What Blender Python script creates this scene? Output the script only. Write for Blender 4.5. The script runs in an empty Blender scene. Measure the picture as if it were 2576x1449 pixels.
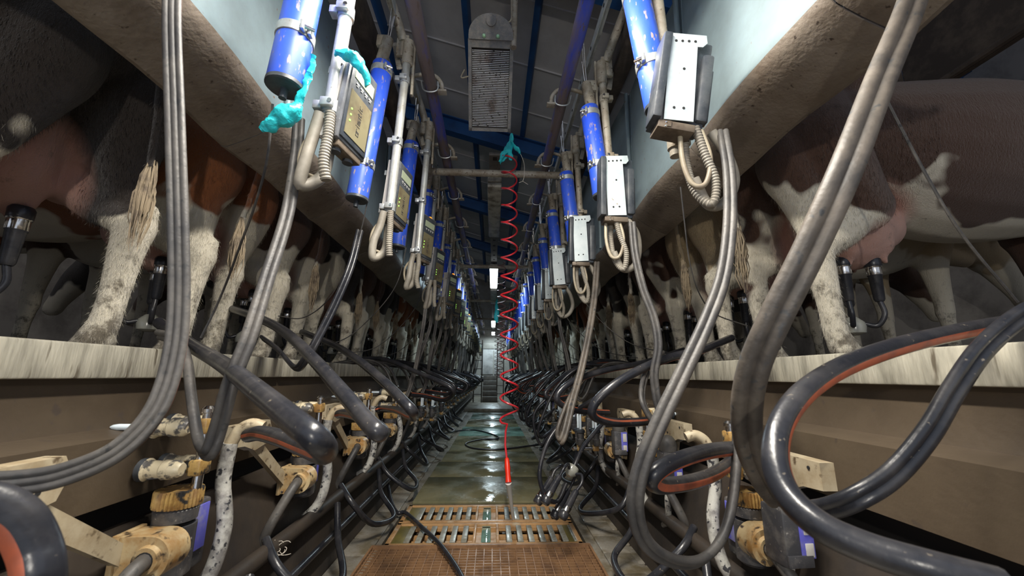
import bpy, bmesh, math, random
from mathutils import Vector, Matrix, noise as mnoise
random.seed(7)
S = bpy.context.scene
COL = S.collection
PI = math.pi
R = math.radians
H = 0.95                                   # lens height above the pit floor

# ------------------------------------------------------------------ camera
def cam_basis():
    F = 1000.0
    v = Vector((-48.0, -220.0, -F)).normalized()          # world +Y in camera axes
    up = Vector((math.sin(R(1.0)), math.cos(R(1.0)), 0.0))
    w = (up - v * up.dot(v)).normalized()                  # world +Z
    x = v.cross(w).normalized()                            # world +X
    return Matrix((x, v, w))                               # rows: world axes -> maps cam to world
CW = cam_basis()
cam_d = bpy.data.cameras.new('camera'); cam = bpy.data.objects.new('camera', cam_d); COL.objects.link(cam)
cam.matrix_world = Matrix.Translation((0, 0, H)) @ CW.to_4x4()
cam_d.sensor_width = 36.0; cam_d.lens = 36.0 * 1000.0 / 2576.0
cam_d.clip_start = 0.02
cam_d.dof.use_dof = True; cam_d.dof.focus_distance = 2.3; cam_d.dof.aperture_fstop = 5.0
S.camera = cam
def ray(px, py):
    return CW @ Vector(((px - 1288.0) / 1000.0, -(py - 724.5) / 1000.0, -1.0))
def PY(px, py, Y):
    d = ray(px, py); t = Y / d.y; return Vector((d.x * t, Y, d.z * t + H))
def PX(px, py, X):
    d = ray(px, py); t = X / d.x; return Vector((X, d.y * t, d.z * t + H))
def PZ(px, py, z):
    d = ray(px, py); t = (z - H) / d.z; return Vector((d.x * t, d.y * t, z))

# ------------------------------------------------------------------ world, lights, exposure
W = bpy.data.worlds.new('world'); S.world = W; W.use_nodes = True
W.node_tree.nodes['Background'].inputs[0].default_value = (0.62, 0.70, 0.85, 1)
W.node_tree.nodes['Background'].inputs[1].default_value = 0.85
S.view_settings.view_transform = 'Standard'; S.view_settings.look = 'None'
S.view_settings.gamma = 1.0; S.view_settings.exposure = 0.0
S.cycles.max_bounces = 5; S.cycles.use_denoising = True
def area(name, loc, rot, size, power, col, sy=None):
    l = bpy.data.lights.new(name, 'AREA'); l.energy = power; l.color = col
    l.shape = 'RECTANGLE' if sy else 'SQUARE'; l.size = size
    if sy: l.size_y = sy
    o = bpy.data.objects.new(name, l); COL.objects.link(o); o.location = loc; o.rotation_euler = rot; return o
# strip light in the same row, above the photographer and just over the frame
def spot(name, loc, power, col, r):
    l = bpy.data.lights.new(name, 'POINT'); l.energy = power; l.color = col; l.shadow_soft_size = r
    o = bpy.data.objects.new(name, l); COL.objects.link(o); o.location = loc; return o
area('strip_lamp', (-0.015, 0.72, H + 1.66), (0, 0, 0), 0.10, 112, (1.0, 0.94, 0.84), 1.4)
# added fill light behind the lens, brightens the lamp grille and the roof
spot('rear_fill', (-0.15, -2.0, H + 0.55), 110, (1.0, 0.94, 0.84), 0.035)
# fluorescent fittings in the row over the pit (their own light)
for i, (y, p) in enumerate(((7.0, 34), (13.6, 34), (16.4, 45))):
    area('tube_light', (0, y, H + 1.64), (0, 0, 0), 0.12, p, (0.72, 0.91, 1.0), 1.2)
# added soft fill lights over the two cow platforms, for the ambient level
area('hall_fill_left', (-2.9, 3.0, H + 3.0), (0, 0, 0), 0.5, 14, (1.0, 0.93, 0.85), 5.0)
area('hall_fill_right', (2.9, 3.0, H + 2.4), (0, 0, 0), 0.5, 8, (1.0, 0.93, 0.85), 5.0)

# ------------------------------------------------------------------ materials
def nd(nt, t, **kw):
    n = nt.nodes.new(t)
    for k, v in kw.items(): setattr(n, k, v)
    return n
MATS = {}
def mat(name, base, rough=0.55, metal=0.0, dirt=None, scale=6.0, amt=(0.45, 0.65), bump=0.0, bscale=60.0,
        spots=None, sscale=40.0, samt=(0.62, 0.68), emit=None, estr=0.0, stretch=(1, 1, 1), spec=0.5, rvar=0.0, alpha=1.0, detail=5.0):
    m = bpy.data.materials.new(name); m.use_nodes = True; nt = m.node_tree
    b = nt.nodes['Principled BSDF']; L = nt.links.new
    b.inputs['Base Color'].default_value = (*base, 1); b.inputs['Roughness'].default_value = rough
    b.inputs['Metallic'].default_value = metal; b.inputs['Specular IOR Level'].default_value = spec
    tc = nd(nt, 'ShaderNodeTexCoord'); oi = nd(nt, 'ShaderNodeObjectInfo')
    ml = nd(nt, 'ShaderNodeVectorMath', operation='SCALE'); ml.inputs[0].default_value = (17.3, 9.1, 23.7); L(oi.outputs['Random'], ml.inputs['Scale'])
    ad = nd(nt, 'ShaderNodeVectorMath', operation='ADD'); L(tc.outputs['Object'], ad.inputs[0]); L(ml.outputs[0], ad.inputs[1])
    mp = nd(nt, 'ShaderNodeMapping'); mp.inputs['Scale'].default_value = stretch; L(ad.outputs[0], mp.inputs[0])
    last = None
    if dirt is not None:
        n = nd(nt, 'ShaderNodeTexNoise'); n.inputs['Scale'].default_value = scale; n.inputs['Detail'].default_value = detail; n.inputs['Roughness'].default_value = 0.65
        L(mp.outputs[0], n.inputs['Vector'])
        r = nd(nt, 'ShaderNodeValToRGB'); r.color_ramp.elements[0].position = amt[0]; r.color_ramp.elements[1].position = amt[1]
        r.color_ramp.elements[0].color = (*base, 1); r.color_ramp.elements[1].color = (*dirt, 1)
        L(n.outputs['Fac'], r.inputs[0]); last = r.outputs[0]
        if rvar:
            mr = nd(nt, 'ShaderNodeMapRange'); mr.inputs['From Min'].default_value = 0.35; mr.inputs['From Max'].default_value = 0.65
            mr.inputs['To Min'].default_value = max(0.03, rough - rvar); mr.inputs['To Max'].default_value = min(1, rough + rvar)
            L(n.outputs['Fac'], mr.inputs[0]); L(mr.outputs[0], b.inputs['Roughness'])
    if spots is not None:
        n2 = nd(nt, 'ShaderNodeTexNoise'); n2.inputs['Scale'].default_value = sscale; n2.inputs['Detail'].default_value = 3.0
        L(mp.outputs[0], n2.inputs['Vector'])
        mr2 = nd(nt, 'ShaderNodeMapRange'); mr2.inputs['From Min'].default_value = samt[0]; mr2.inputs['From Max'].default_value = samt[1]
        L(n2.outputs['Fac'], mr2.inputs[0])
        mx = nd(nt, 'ShaderNodeMix', data_type='RGBA'); L(mr2.outputs[0], mx.inputs[0])
        if last is not None: L(last, mx.inputs[6])
        else: mx.inputs[6].default_value = (*base, 1)
        mx.inputs[7].default_value = (*spots, 1); last = mx.outputs[2]
    if last is not None: L(last, b.inputs['Base Color'])
    if bump:
        n3 = nd(nt, 'ShaderNodeTexNoise'); n3.inputs['Scale'].default_value = bscale; n3.inputs['Detail'].default_value = 4.0
        L(mp.outputs[0], n3.inputs['Vector'])
        bp = nd(nt, 'ShaderNodeBump'); bp.inputs['Strength'].default_value = bump; bp.inputs['Distance'].default_value = 0.01
        L(n3.outputs['Fac'], bp.inputs['Height']); L(bp.outputs[0], b.inputs['Normal'])
    if emit: b.inputs['Emission Color'].default_value = (*emit, 1); b.inputs['Emission Strength'].default_value = estr
    if alpha < 1: b.inputs['Alpha'].default_value = alpha
    MATS[name] = m; return m

mat('blue_paint', (0.022, 0.085, 0.70), 0.42, dirt=(0.05, 0.12, 0.52), scale=9, amt=(0.4, 0.7), spots=(0.34, 0.27, 0.28), sscale=60, samt=(0.61, 0.68), stretch=(1, 1, .35))
mat('blue_rail', (0.05, 0.075, 0.42), 0.5, dirt=(0.17, 0.13, 0.12), scale=7, amt=(0.36, 0.52), spots=(0.13, 0.09, 0.07), sscale=60, stretch=(1, .2, 1), bump=.3)
mat('dusty_steel', (0.40, 0.36, 0.29), 0.6, 0.2, dirt=(0.23, 0.18, 0.12), scale=10, amt=(0.42, 0.7), spots=(0.12, 0.08, 0.05), sscale=60, bump=.25)
mat('grey_pipe', (0.50, 0.52, 0.50), 0.42, 0.25, dirt=(0.36, 0.35, 0.31), scale=8, amt=(0.42, 0.65), spots=(0.2, 0.15, 0.10), sscale=90, samt=(.68, .73), bump=.1)
mat('galv', (0.52, 0.55, 0.56), 0.35, 0.55, dirt=(0.36, 0.36, 0.34), scale=14, amt=(0.4, 0.7), spots=(0.25, 0.18, 0.12), sscale=80, samt=(.69, .75))
mat('bare_plate', (0.66, 0.72, 0.73), 0.38, 0.35, dirt=(0.52, 0.60, 0.62), scale=12, amt=(0.4, 0.7), spots=(0.42, 0.36, 0.28), sscale=50, samt=(.70, .76))
mat('hole_black', (0.012, 0.012, 0.013), 0.8)
mat('box_black', (0.035, 0.042, 0.052), 0.42, dirt=(0.10, 0.105, 0.11), scale=8, amt=(0.45, 0.75), spots=(0.25, 0.24, 0.22), sscale=120, samt=(.70, .78), bump=.1)
mat('box_grey', (0.20, 0.21, 0.22), 0.40, 0.3, dirt=(0.11, 0.11, 0.12), scale=16, amt=(0.4, 0.7), spots=(0.42, 0.40, 0.37), sscale=80, samt=(.66, .75))
mat('box_white', (0.55, 0.53, 0.50), 0.45, dirt=(0.40, 0.37, 0.33), scale=8, amt=(0.45, 0.7), spots=(0.22, 0.18, 0.14), sscale=60, samt=(.68, .75))
mat('box_brown', (0.17, 0.135, 0.10), 0.5, 0.3, dirt=(0.09, 0.065, 0.045), scale=12)
mat('label_olive', (0.17, 0.15, 0.085), 0.45, dirt=(0.11, 0.085, 0.05), scale=9)
mat('label_grey', (0.40, 0.41, 0.34), 0.45, dirt=(0.30, 0.28, 0.21), scale=9)
mat('ink', (0.05, 0.045, 0.04), 0.6)
mat('print_white', (0.6, 0.6, 0.58), 0.6)
mat('lcd', (0.30, 0.34, 0.24), 0.3, emit=(0.5, 0.6, 0.35), estr=0.05)
mat('led_green', (0.1, 0.6, 0.1), 0.4, emit=(0.35, 1.0, 0.1), estr=2.5)
mat('lamp_orange', (0.9, 0.25, 0.02), 0.3, emit=(1.0, 0.28, 0.01), estr=1.6)
mat('lamp_red', (0.45, 0.07, 0.03), 0.35)
mat('rubber', (0.016, 0.017, 0.022), 0.30, dirt=(0.045, 0.043, 0.045), scale=9, amt=(0.45, 0.7), spots=(0.20, 0.17, 0.13), sscale=90, samt=(.68, .76), bump=.08)
mat('rubber_dusty', (0.042, 0.040, 0.040), 0.52, dirt=(0.105, 0.096, 0.086), scale=7, amt=(0.40, 0.66), spots=(0.04, 0.04, 0.04), sscale=50, samt=(.62, .70), bump=.15)
mat('rubber_warm', (0.062, 0.053, 0.045), 0.5, dirt=(0.15, 0.125, 0.10), scale=7, amt=(0.40, 0.66), spots=(0.05, 0.05, 0.05), sscale=40, samt=(.62, .70), bump=.15)
mat('stripe_red', (0.42, 0.10, 0.045), 0.45, dirt=(0.25, 0.08, 0.05), scale=14)
mat('milk_tube', (0.46, 0.45, 0.41), 0.4, dirt=(0.20, 0.19, 0.18), scale=18, amt=(0.45, 0.62), spots=(0.04, 0.04, 0.045), sscale=60, samt=(.57, .63), bump=.15)
mat('conduit', (0.29, 0.265, 0.22), 0.55, dirt=(0.17, 0.15, 0.12), scale=10, amt=(0.4, 0.7))
mat('cable_cream', (0.36, 0.31, 0.22), 0.5, dirt=(0.22, 0.18, 0.13), scale=10)
mat('tan_plastic', (0.47, 0.36, 0.20), 0.38, dirt=(0.34, 0.18, 0.055), scale=16, amt=(0.42, 0.66), spots=(0.05, 0.035, 0.025), sscale=34, samt=(.56, .66), bump=.1)
mat('cream_plate', (0.46, 0.39, 0.27), 0.45, dirt=(0.30, 0.225, 0.13), scale=11, amt=(0.42, 0.70), spots=(0.12, 0.085, 0.05), sscale=38, samt=(.60, .70))
mat('yellow_nut', (0.46, 0.30, 0.10), 0.4, dirt=(0.26, 0.14, 0.045), scale=25, amt=(0.4, 0.6), spots=(0.03, 0.03, 0.03), sscale=35, samt=(.56, .64))
mat('cup_dirty', (0.58, 0.50, 0.34), 0.35, dirt=(0.09, 0.085, 0.08), scale=16, amt=(0.50, 0.56), bump=.1)
mat('dark_block', (0.05, 0.05, 0.055), 0.45, dirt=(0.14, 0.13, 0.12), scale=20, amt=(0.45, 0.7), spots=(0.35, 0.33, 0.3), sscale=100, samt=(.66, .75))
mat('blue_label', (0.12, 0.12, 0.55), 0.45, dirt=(0.25, 0.25, 0.42), scale=14, amt=(0.5, 0.66))
mat('pin_white', (0.72, 0.82, 0.88), 0.35)
mat('chrome', (0.75, 0.73, 0.70), 0.16, 1.0, dirt=(0.4, 0.36, 0.3), scale=18, amt=(.5, .75))
mat('glove_cyan', (0.02, 0.55, 0.60), 0.45, dirt=(0.03, 0.68, 0.72), scale=20, bump=.5, bscale=45)
mat('hose_red', (0.55, 0.02, 0.03), 0.32, dirt=(0.40, 0.04, 0.05), scale=12)
mat('hose_dull', (0.20, 0.09, 0.09), 0.5)
mat('handle_red', (0.75, 0.03, 0.01), 0.35)
mat('nozzle_grey', (0.62, 0.62, 0.60), 0.4)
mat('panel_upper', (0.25, 0.325, 0.35), 0.50, 0.1, dirt=(0.19, 0.24, 0.25), scale=5, amt=(.4, .75), spots=(0.20, 0.13, 0.08), sscale=34, samt=(.70, .75), bump=.1, bscale=14)
mat('panel_lip', (0.20, 0.165, 0.13), 0.55, 0.1, dirt=(0.12, 0.09, 0.065), scale=5, amt=(.4, .7), spots=(0.05, 0.035, 0.025), sscale=45, samt=(.66, .72), bump=.3)
mat('beam_brown', (0.055, 0.042, 0.034), 0.6, 0.2, dirt=(0.11, 0.085, 0.065), scale=8)
mat('kerb', (0.50, 0.47, 0.38), 0.6, dirt=(0.24, 0.225, 0.18), scale=6, amt=(.40, .68), spots=(0.12, 0.10, 0.07), sscale=14, samt=(.62, .72), stretch=(1, 3.5, .5), bump=.25, bscale=30)
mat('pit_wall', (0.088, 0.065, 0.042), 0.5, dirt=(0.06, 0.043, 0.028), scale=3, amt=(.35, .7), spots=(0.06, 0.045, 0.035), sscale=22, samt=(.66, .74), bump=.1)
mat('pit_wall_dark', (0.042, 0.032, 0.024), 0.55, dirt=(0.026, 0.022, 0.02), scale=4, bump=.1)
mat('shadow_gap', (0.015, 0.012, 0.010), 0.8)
mat('platform', (0.13, 0.11, 0.09), 0.5, dirt=(0.06, 0.045, 0.03), scale=4, bump=.3, rvar=.25)
mat('outer_wall', (0.40, 0.385, 0.37), 0.7, dirt=(0.24, 0.23, 0.22), scale=3)
mat('end_wall', (0.28, 0.265, 0.235), 0.7, dirt=(0.20, 0.18, 0.155), scale=1.5)
mat('roof_sheet', (0.62, 0.60, 0.59), 0.7, dirt=(0.52, 0.50, 0.49), scale=1.5)
mat('roof_blue', (0.018, 0.085, 0.24), 0.5, dirt=(0.018, 0.06, 0.17), scale=3)
mat('light_housing', (0.42, 0.40, 0.34), 0.5, dirt=(0.15, 0.13, 0.10), scale=9, bump=.1)
mat('tray_dark', (0.09, 0.08, 0.07), 0.6, dirt=(0.14, 0.12, 0.10), scale=9)
mat('tube_lit', (1, 1, 1), 0.4, emit=(0.92, 1.0, 1.0), estr=6.0)
mat('lamp_case', (0.17, 0.165, 0.155), 0.6, dirt=(0.28, 0.25, 0.21), scale=30, amt=(.42, .7), bump=.4, bscale=120)
mat('lamp_back', (0.035, 0.025, 0.02), 0.6, dirt=(0.06, 0.05, 0.045), scale=4)
mat('grille_bar', (0.88, 0.89, 0.88), 0.30, 0.0, dirt=(0.30, 0.19, 0.15), scale=5, amt=(.54, .62), spots=(0.05, 0.04, 0.04), sscale=60, samt=(.6, .66))
mat('screw_green', (0.30, 0.50, 0.30), 0.3, 0.4)
mat('grate_tan', (0.46, 0.27, 0.12), 0.42, dirt=(0.24, 0.13, 0.05), scale=9, amt=(.4, .7), spots=(0.42, 0.33, 0.22), sscale=10, samt=(.60, .70), rvar=.2)
mat('grate_rust', (0.27, 0.15, 0.075), 0.4, 0.1, dirt=(0.14, 0.075, 0.04), scale=9, rvar=.15)
mat('slat_grey', (0.33, 0.33, 0.29), 0.4, 0.2, dirt=(0.17, 0.15, 0.10), scale=9, rvar=.2)
mat('moss', (0.14, 0.11, 0.02), 0.5, dirt=(0.09, 0.075, 0.02), scale=12)
mat('floor_stone', (0.24, 0.22, 0.185), 0.42, dirt=(0.12, 0.095, 0.055), scale=7, amt=(.42, .62), bump=.15, rvar=.2)
mat('void', (0.008, 0.008, 0.008), 0.5)
mat('claw_clear', (0.30, 0.30, 0.26), 0.2)
mat('string', (0.60, 0.55, 0.47), 0.7)
mat('tail_hair', (0.26, 0.20, 0.125), 0.7, dirt=(0.10, 0.072, 0.048), scale=18)
mat('hoof', (0.06, 0.05, 0.04), 0.5)
M = MATS

# wet floor plates: film of water with still puddles
def wet(name, c1, c2, rough_lo):
    m = mat(name, c1, 0.3, dirt=c2, scale=4, amt=(.38, .68), stretch=(1, .5, 1), bump=0)
    nt = m.node_tree; L = nt.links.new; b = nt.nodes['Principled BSDF']
    tc = nd(nt, 'ShaderNodeTexCoord')
    n = nd(nt, 'ShaderNodeTexNoise'); n.inputs['Scale'].default_value = 2.2; n.inputs['Detail'].default_value = 3
    L(tc.outputs['Object'], n.inputs['Vector'])
    mr = nd(nt, 'ShaderNodeMapRange'); mr.inputs['From Min'].default_value = .42; mr.inputs['From Max'].default_value = .60
    mr.inputs['To Min'].default_value = rough_lo; mr.inputs['To Max'].default_value = .40
    L(n.outputs['Fac'], mr.inputs[0]); L(mr.outputs[0], b.inputs['Roughness'])
    w = nd(nt, 'ShaderNodeTexNoise'); w.inputs['Scale'].default_value = 28; w.inputs['Detail'].default_value = 2
    mp = nd(nt, 'ShaderNodeMapping'); mp.inputs['Scale'].default_value = (1, 2.2, 1)
    L(tc.outputs['Object'], mp.inputs[0]); L(mp.outputs[0], w.inputs['Vector'])
    m2 = nd(nt, 'ShaderNodeMath', operation='MULTIPLY'); L(w.outputs['Fac'], m2.inputs[0]); L(mr.outputs[0], m2.inputs[1])
    bp = nd(nt, 'ShaderNodeBump'); bp.inputs['Strength'].default_value = .55; bp.inputs['Distance'].default_value = .02
    L(m2.outputs[0], bp.inputs['Height']); L(bp.outputs[0], b.inputs['Normal'])
    return m
wet('wet_plate', (0.20, 0.18, 0.10), (0.12, 0.125, 0.075), .04)
wet('wet_teal', (0.15, 0.27, 0.22), (0.10, 0.16, 0.13), .05)

# cow coat: each cow carries its own patch colour in the object's colour
def coat(name, white, wlo, whi):
    m = bpy.data.materials.new(name); m.use_nodes = True; nt = m.node_tree; L = nt.links.new
    b = nt.nodes['Principled BSDF']; b.inputs['Roughness'].default_value = .75; b.inputs['Specular IOR Level'].default_value = .25
    b.inputs['Sheen Weight'].default_value = .25
    tc = nd(nt, 'ShaderNodeTexCoord'); oi = nd(nt, 'ShaderNodeObjectInfo')
    ml = nd(nt, 'ShaderNodeVectorMath', operation='SCALE'); ml.inputs[0].default_value = (31.3, 19.1, 13.7); L(oi.outputs['Alpha'], ml.inputs['Scale'])
    ad = nd(nt, 'ShaderNodeVectorMath', operation='ADD'); L(tc.outputs['Object'], ad.inputs[0]); L(ml.outputs[0], ad.inputs[1])
    sep = nd(nt, 'ShaderNodeSeparateXYZ'); L(tc.outputs['Object'], sep.inputs[0])
    def noise(scale, det=4.0, rough=.6):
        n = nd(nt, 'ShaderNodeTexNoise'); n.inputs['Scale'].default_value = scale; n.inputs['Detail'].default_value = det; n.inputs['Roughness'].default_value = rough
        L(ad.outputs[0], n.inputs['Vector']); return n.outputs['Fac']
    def rng(src, a, c, lo=0., hi=1.):
        r = nd(nt, 'ShaderNodeMapRange'); r.inputs['From Min'].default_value = a; r.inputs['From Max'].default_value = c
        r.inputs['To Min'].default_value = lo; r.inputs['To Max'].default_value = hi; L(src, r.inputs[0]); return r.outputs[0]
    def mix(f, a, c):
        x = nd(nt, 'ShaderNodeMix', data_type='RGBA'); L(f, x.inputs[0])
        for s, v in ((6, a), (7, c)):
            if isinstance(v, tuple): x.inputs[s].default_value = (*v, 1)
            else: L(v, x.inputs[s])
        return x.outputs[2]
    def mth(op, a, c):
        x = nd(nt, 'ShaderNodeMath', operation=op)
        for s, v in ((0, a), (1, c)):
            if isinstance(v, float): x.inputs[s].default_value = v
            else: L(v, x.inputs[s])
        return x.outputs[0]
    hgt = sep.outputs['Z']
    pn = mth('ADD', noise(1.9, 3.0), rng(hgt, .50, .90, -.12, .20))          # patches thin out to the white shanks; upper body darkened as shade
    patch = rng(pn, wlo, whi)
    base = mix(patch, mix(noise(5.0), white, tuple(c * .72 for c in white)), oi.outputs['Color'])
    # pink skin of the udder
    dx = nd(nt, 'ShaderNodeVectorMath', operation='DISTANCE'); L(tc.outputs['Object'], dx.inputs[0]); dx.inputs[1].default_value = (.42, 0, .62)
    ud = rng(dx.outputs['Value'], .30, .24)
    base = mix(ud, base, mix(noise(7.0), (.58, .30, .23), (.42, .25, .19)))
    # muck: caked on the shanks, flecks over the quarters
    lo = rng(hgt, .62, .02, 0., .5)
    dn = rng(mth('ADD', noise(16.0, 6.0, .75), mth('MULTIPLY', lo, .45)), .61, .76)
    base = mix(mth('MULTIPLY', dn, .85), base, (.10, .078, .05))
    L(base, b.inputs['Base Color'])
    st = nd(nt, 'ShaderNodeMapping'); st.inputs['Scale'].default_value = (1.6, 1.6, .28); L(ad.outputs[0], st.inputs[0])
    f = nd(nt, 'ShaderNodeTexNoise'); f.inputs['Scale'].default_value = 95; f.inputs['Detail'].default_value = 4; f.inputs['Roughness'].default_value = .8; L(st.outputs[0], f.inputs['Vector'])
    bp = nd(nt, 'ShaderNodeBump'); bp.inputs['Strength'].default_value = .8; bp.inputs['Distance'].default_value = .012
    L(f.outputs['Fac'], bp.inputs['Height']); L(bp.outputs[0], b.inputs['Normal'])
    MATS[name] = m; return m
coat('cow_coat', (.82, .75, .60), .52, .545)

# ------------------------------------------------------------------ mesh builder
def V(*a): return Vector(a)
def crom(pts, n=8):
    P = [Vector(p) for p in pts]
    if len(P) < 3:
        return [P[0].lerp(P[1], i / n) for i in range(n + 1)]
    out = []
    E = [P[0] * 2 - P[1]] + P + [P[-1] * 2 - P[-2]]
    for i in range(1, len(E) - 2):
        p0, p1, p2, p3 = E[i - 1], E[i], E[i + 1], E[i + 2]
        for k in range(n):
            t = k / n
            out.append(.5 * ((2 * p1) + (-p0 + p2) * t + (2 * p0 - 5 * p1 + 4 * p2 - p3) * t * t + (-p0 + 3 * p1 - 3 * p2 + p3) * t ** 3))
    out.append(P[-1].copy()); return out
def circ(n, r=1.0): return [(r * math.cos(2 * PI * i / n), r * math.sin(2 * PI * i / n)) for i in range(n)]
def lobes(L, r, m=5):
    """outline of a flat multi-core hose: L round cores side by side"""
    sp = 1.72 * r; cs = [(i - (L - 1) / 2) * sp for i in range(L)]; a = math.acos(.86); out = []
    for i in range(L - 1, -1, -1):
        a0 = 0 if i == L - 1 else a; a1 = PI if i == 0 else PI - a
        for k in range(m): t = a0 + (a1 - a0) * k / (m - 1); out.append((cs[i] + r * math.cos(t), r * math.sin(t)))
    for i in range(L):
        a0 = PI if i == 0 else PI + a; a1 = 2 * PI if i == L - 1 else 2 * PI - a
        for k in range(m): t = a0 + (a1 - a0) * k / (m - 1); out.append((cs[i] + r * math.cos(t), r * math.sin(t)))
    res = []
    for p in out:
        if not res or (abs(p[0] - res[-1][0]) + abs(p[1] - res[-1][1])) > 1e-6: res.append(p)
    if abs(res[0][0] - res[-1][0]) + abs(res[0][1] - res[-1][1]) < 1e-6: res.pop()
    return res
class MB:
    def __init__(s): s.v = []; s.f = []; s.m = []
    def face(s, idx, m=0): s.f.append(tuple(idx)); s.m.append(m)
    def box(s, c, d, m=0, rot=None, bev=0.0):
        """box centred on c with size d; rot is a Matrix or an euler triple"""
        hx, hy, hz = [x / 2 for x in d]; base = len(s.v)
        Rm = None
        if rot is not None: Rm = rot if isinstance(rot, Matrix) else (Matrix.Rotation(rot[2], 3, 'Z') @ Matrix.Rotation(rot[1], 3, 'Y') @ Matrix.Rotation(rot[0], 3, 'X'))
        c = Vector(c)
        def put(p):
            p = Vector(p)
            if Rm is not None: p = Rm @ p
            s.v.append(p + c)
        b = min(bev, hx * .9, hy * .9, hz * .9)
        if b <= 0:
            for x in (-hx, hx):
                for y in (-hy, hy):
                    for z in (-hz, hz): put((x, y, z))
            for f in ((0, 1, 3, 2), (4, 6, 7, 5), (0, 4, 5, 1), (2, 3, 7, 6), (0, 2, 6, 4), (1, 5, 7, 3)): s.face([base + i for i in f], m)
            return s
        bm = bmesh.new(); bmesh.ops.create_cube(bm, size=1.0)
        for v in bm.verts: v.co = Vector((v.co.x * 2 * hx, v.co.y * 2 * hy, v.co.z * 2 * hz))
        bmesh.ops.bevel(bm, geom=bm.edges[:], offset=b, segments=2, profile=.5, affect='EDGES')
        bm.verts.index_update()
        for v in bm.verts: put(v.co)
        for f in bm.faces: s.face([base + v.index for v in f.verts], m)
        bm.free(); return s
    def sweep(s, path, prof, m=0, rad=None, stripe=None, ms=1, ref=None, caps=True, closed=False):
        """sweep a closed 2-D profile along a path; stripe = set of profile segments in material ms"""
        P = [Vector(p) for p in path]; n = len(P); k = len(prof); base = len(s.v)
        T = []
        for i in range(n):
            if closed: t = P[(i + 1) % n] - P[i - 1]
            else: t = P[min(i + 1, n - 1)] - P[max(i - 1, 0)]
            T.append(t.normalized() if t.length > 1e-9 else Vector((0, 0, 1)))
        if ref is None: ref = Vector((0, 0, 1)) if abs(T[0].z) < .9 else Vector((0, 1, 0))
        u = T[0].cross(ref)
        if u.length < 1e-5: u = T[0].cross(Vector((1, 0, .1)))
        u.normalize()
        for i in range(n):
            if i:
                ax = T[i - 1].cross(T[i])
                if ax.length > 1e-9:
                    u = Matrix.Rotation(T[i - 1].angle(T[i], 0), 3, ax) @ u
                u = (u - T[i] * u.dot(T[i])).normalized()
            w = T[i].cross(u); rr = rad[i] if rad else 1.0
            for (a, b) in prof: s.v.append(P[i] + u * (a * rr) + w * (b * rr))
        R_ = n if closed else n - 1
        for i in range(R_):
            i2 = (i + 1) % n
            for j in range(k):
                j2 = (j + 1) % k
                s.face((base + i * k + j, base + i * k + j2, base + i2 * k + j2, base + i2 * k + j), ms if (stripe and j in stripe) else m)
        if caps and not closed:
            s.face([base + j for j in range(k)][::-1], m); s.face([base + (n - 1) * k + j for j in range(k)], m)
        return s
    def tube(s, path, r, m=0, n=12, **kw):
        return s.sweep(path, circ(n, r), m, **kw)
    def cyl(s, a, b, r, m=0, n=20, r2=None):
        a = Vector(a); b = Vector(b); r2 = r if r2 is None else r2
        return s.sweep([a, b], circ(n), m, rad=[r, r2])
    def lathe(s, a, ax, prof, m=0, n=24, mats=None):
        """prof: list of (distance along ax, radius)"""
        a = Vector(a); ax = Vector(ax).normalized(); base = len(s.v)
        u = ax.cross(Vector((0, 0, 1)) if abs(ax.z) < .9 else Vector((0, 1, 0))).normalized(); w = ax.cross(u)
        for (d, r) in prof:
            for j in range(n):
                t = 2 * PI * j / n; s.v.append(a + ax * d + (u * math.cos(t) + w * math.sin(t)) * r)
        for i in range(len(prof) - 1):
            for j in range(n):
                j2 = (j + 1) % n
                s.face((base + i * n + j, base + i * n + j2, base + (i + 1) * n + j2, base + (i + 1) * n + j), mats[i] if mats else m)
        s.face([base + j for j in range(n)][::-1], mats[0] if mats else m)
        s.face([base + (len(prof) - 1) * n + j for j in range(n)], mats[-1] if mats else m)
        return s
    def extr(s, poly, a, b, m=0, mside=None):
        """extrude a 3-D polygon (list of points) from offset a to offset b"""
        base = len(s.v); k = len(poly); a = Vector(a); b = Vector(b)
        for p in poly: s.v.append(Vector(p) + a)
        for p in poly: s.v.append(Vector(p) + b)
        s.face([base + j for j in range(k)][::-1], m); s.face([base + k + j for j in range(k)], m)
        for j in range(k):
            j2 = (j + 1) % k; s.face((base + j, base + j2, base + k + j2, base + k + j), m if mside is None else mside)
        return s
    def mesh(s, name, mats, origin=(0, 0, 0), angle=38, smooth=True):
        o = Vector(origin); me = bpy.data.meshes.new(name)
        me.from_pydata([tuple(p - o) for p in s.v], [], s.f)
        for x in (mats if isinstance(mats, (list, tuple)) else [mats]): me.materials.append(M[x] if isinstance(x, str) else x)
        me.polygons.foreach_set('material_index', s.m)
        me.update()
        bm = bmesh.new(); bm.from_mesh(me); bmesh.ops.recalc_face_normals(bm, faces=bm.faces[:]); bm.to_mesh(me); bm.free()
        if smooth:
            me.polygons.foreach_set('use_smooth', [True] * len(me.polygons)); me.set_sharp_from_angle(angle=R(angle))
        return me
    def build(s, name, mats, parent=None, origin=(0, 0, 0), angle=38, smooth=True):
        me = s.mesh(name, mats, origin, angle, smooth)
        ob = bpy.data.objects.new(name, me); COL.objects.link(ob)
        if parent is not None: ob.parent = parent
        else: ob.location = origin
        return ob
def tag(o, label=None, cat=None, group=None, kind=None):
    if label: o['label'] = label
    if cat: o['category'] = cat
    if group: o['group'] = group
    if kind: o['kind'] = kind
    return o
def empty(name, loc, label, cat, group=None):
    o = bpy.data.objects.new(name, None); COL.objects.link(o); o.location = loc; o.empty_display_size = .05
    return tag(o, label, cat, group)
KIDS = {}
def kids(o):
    return [c for c in bpy.data.objects if c.parent is o]
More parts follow.
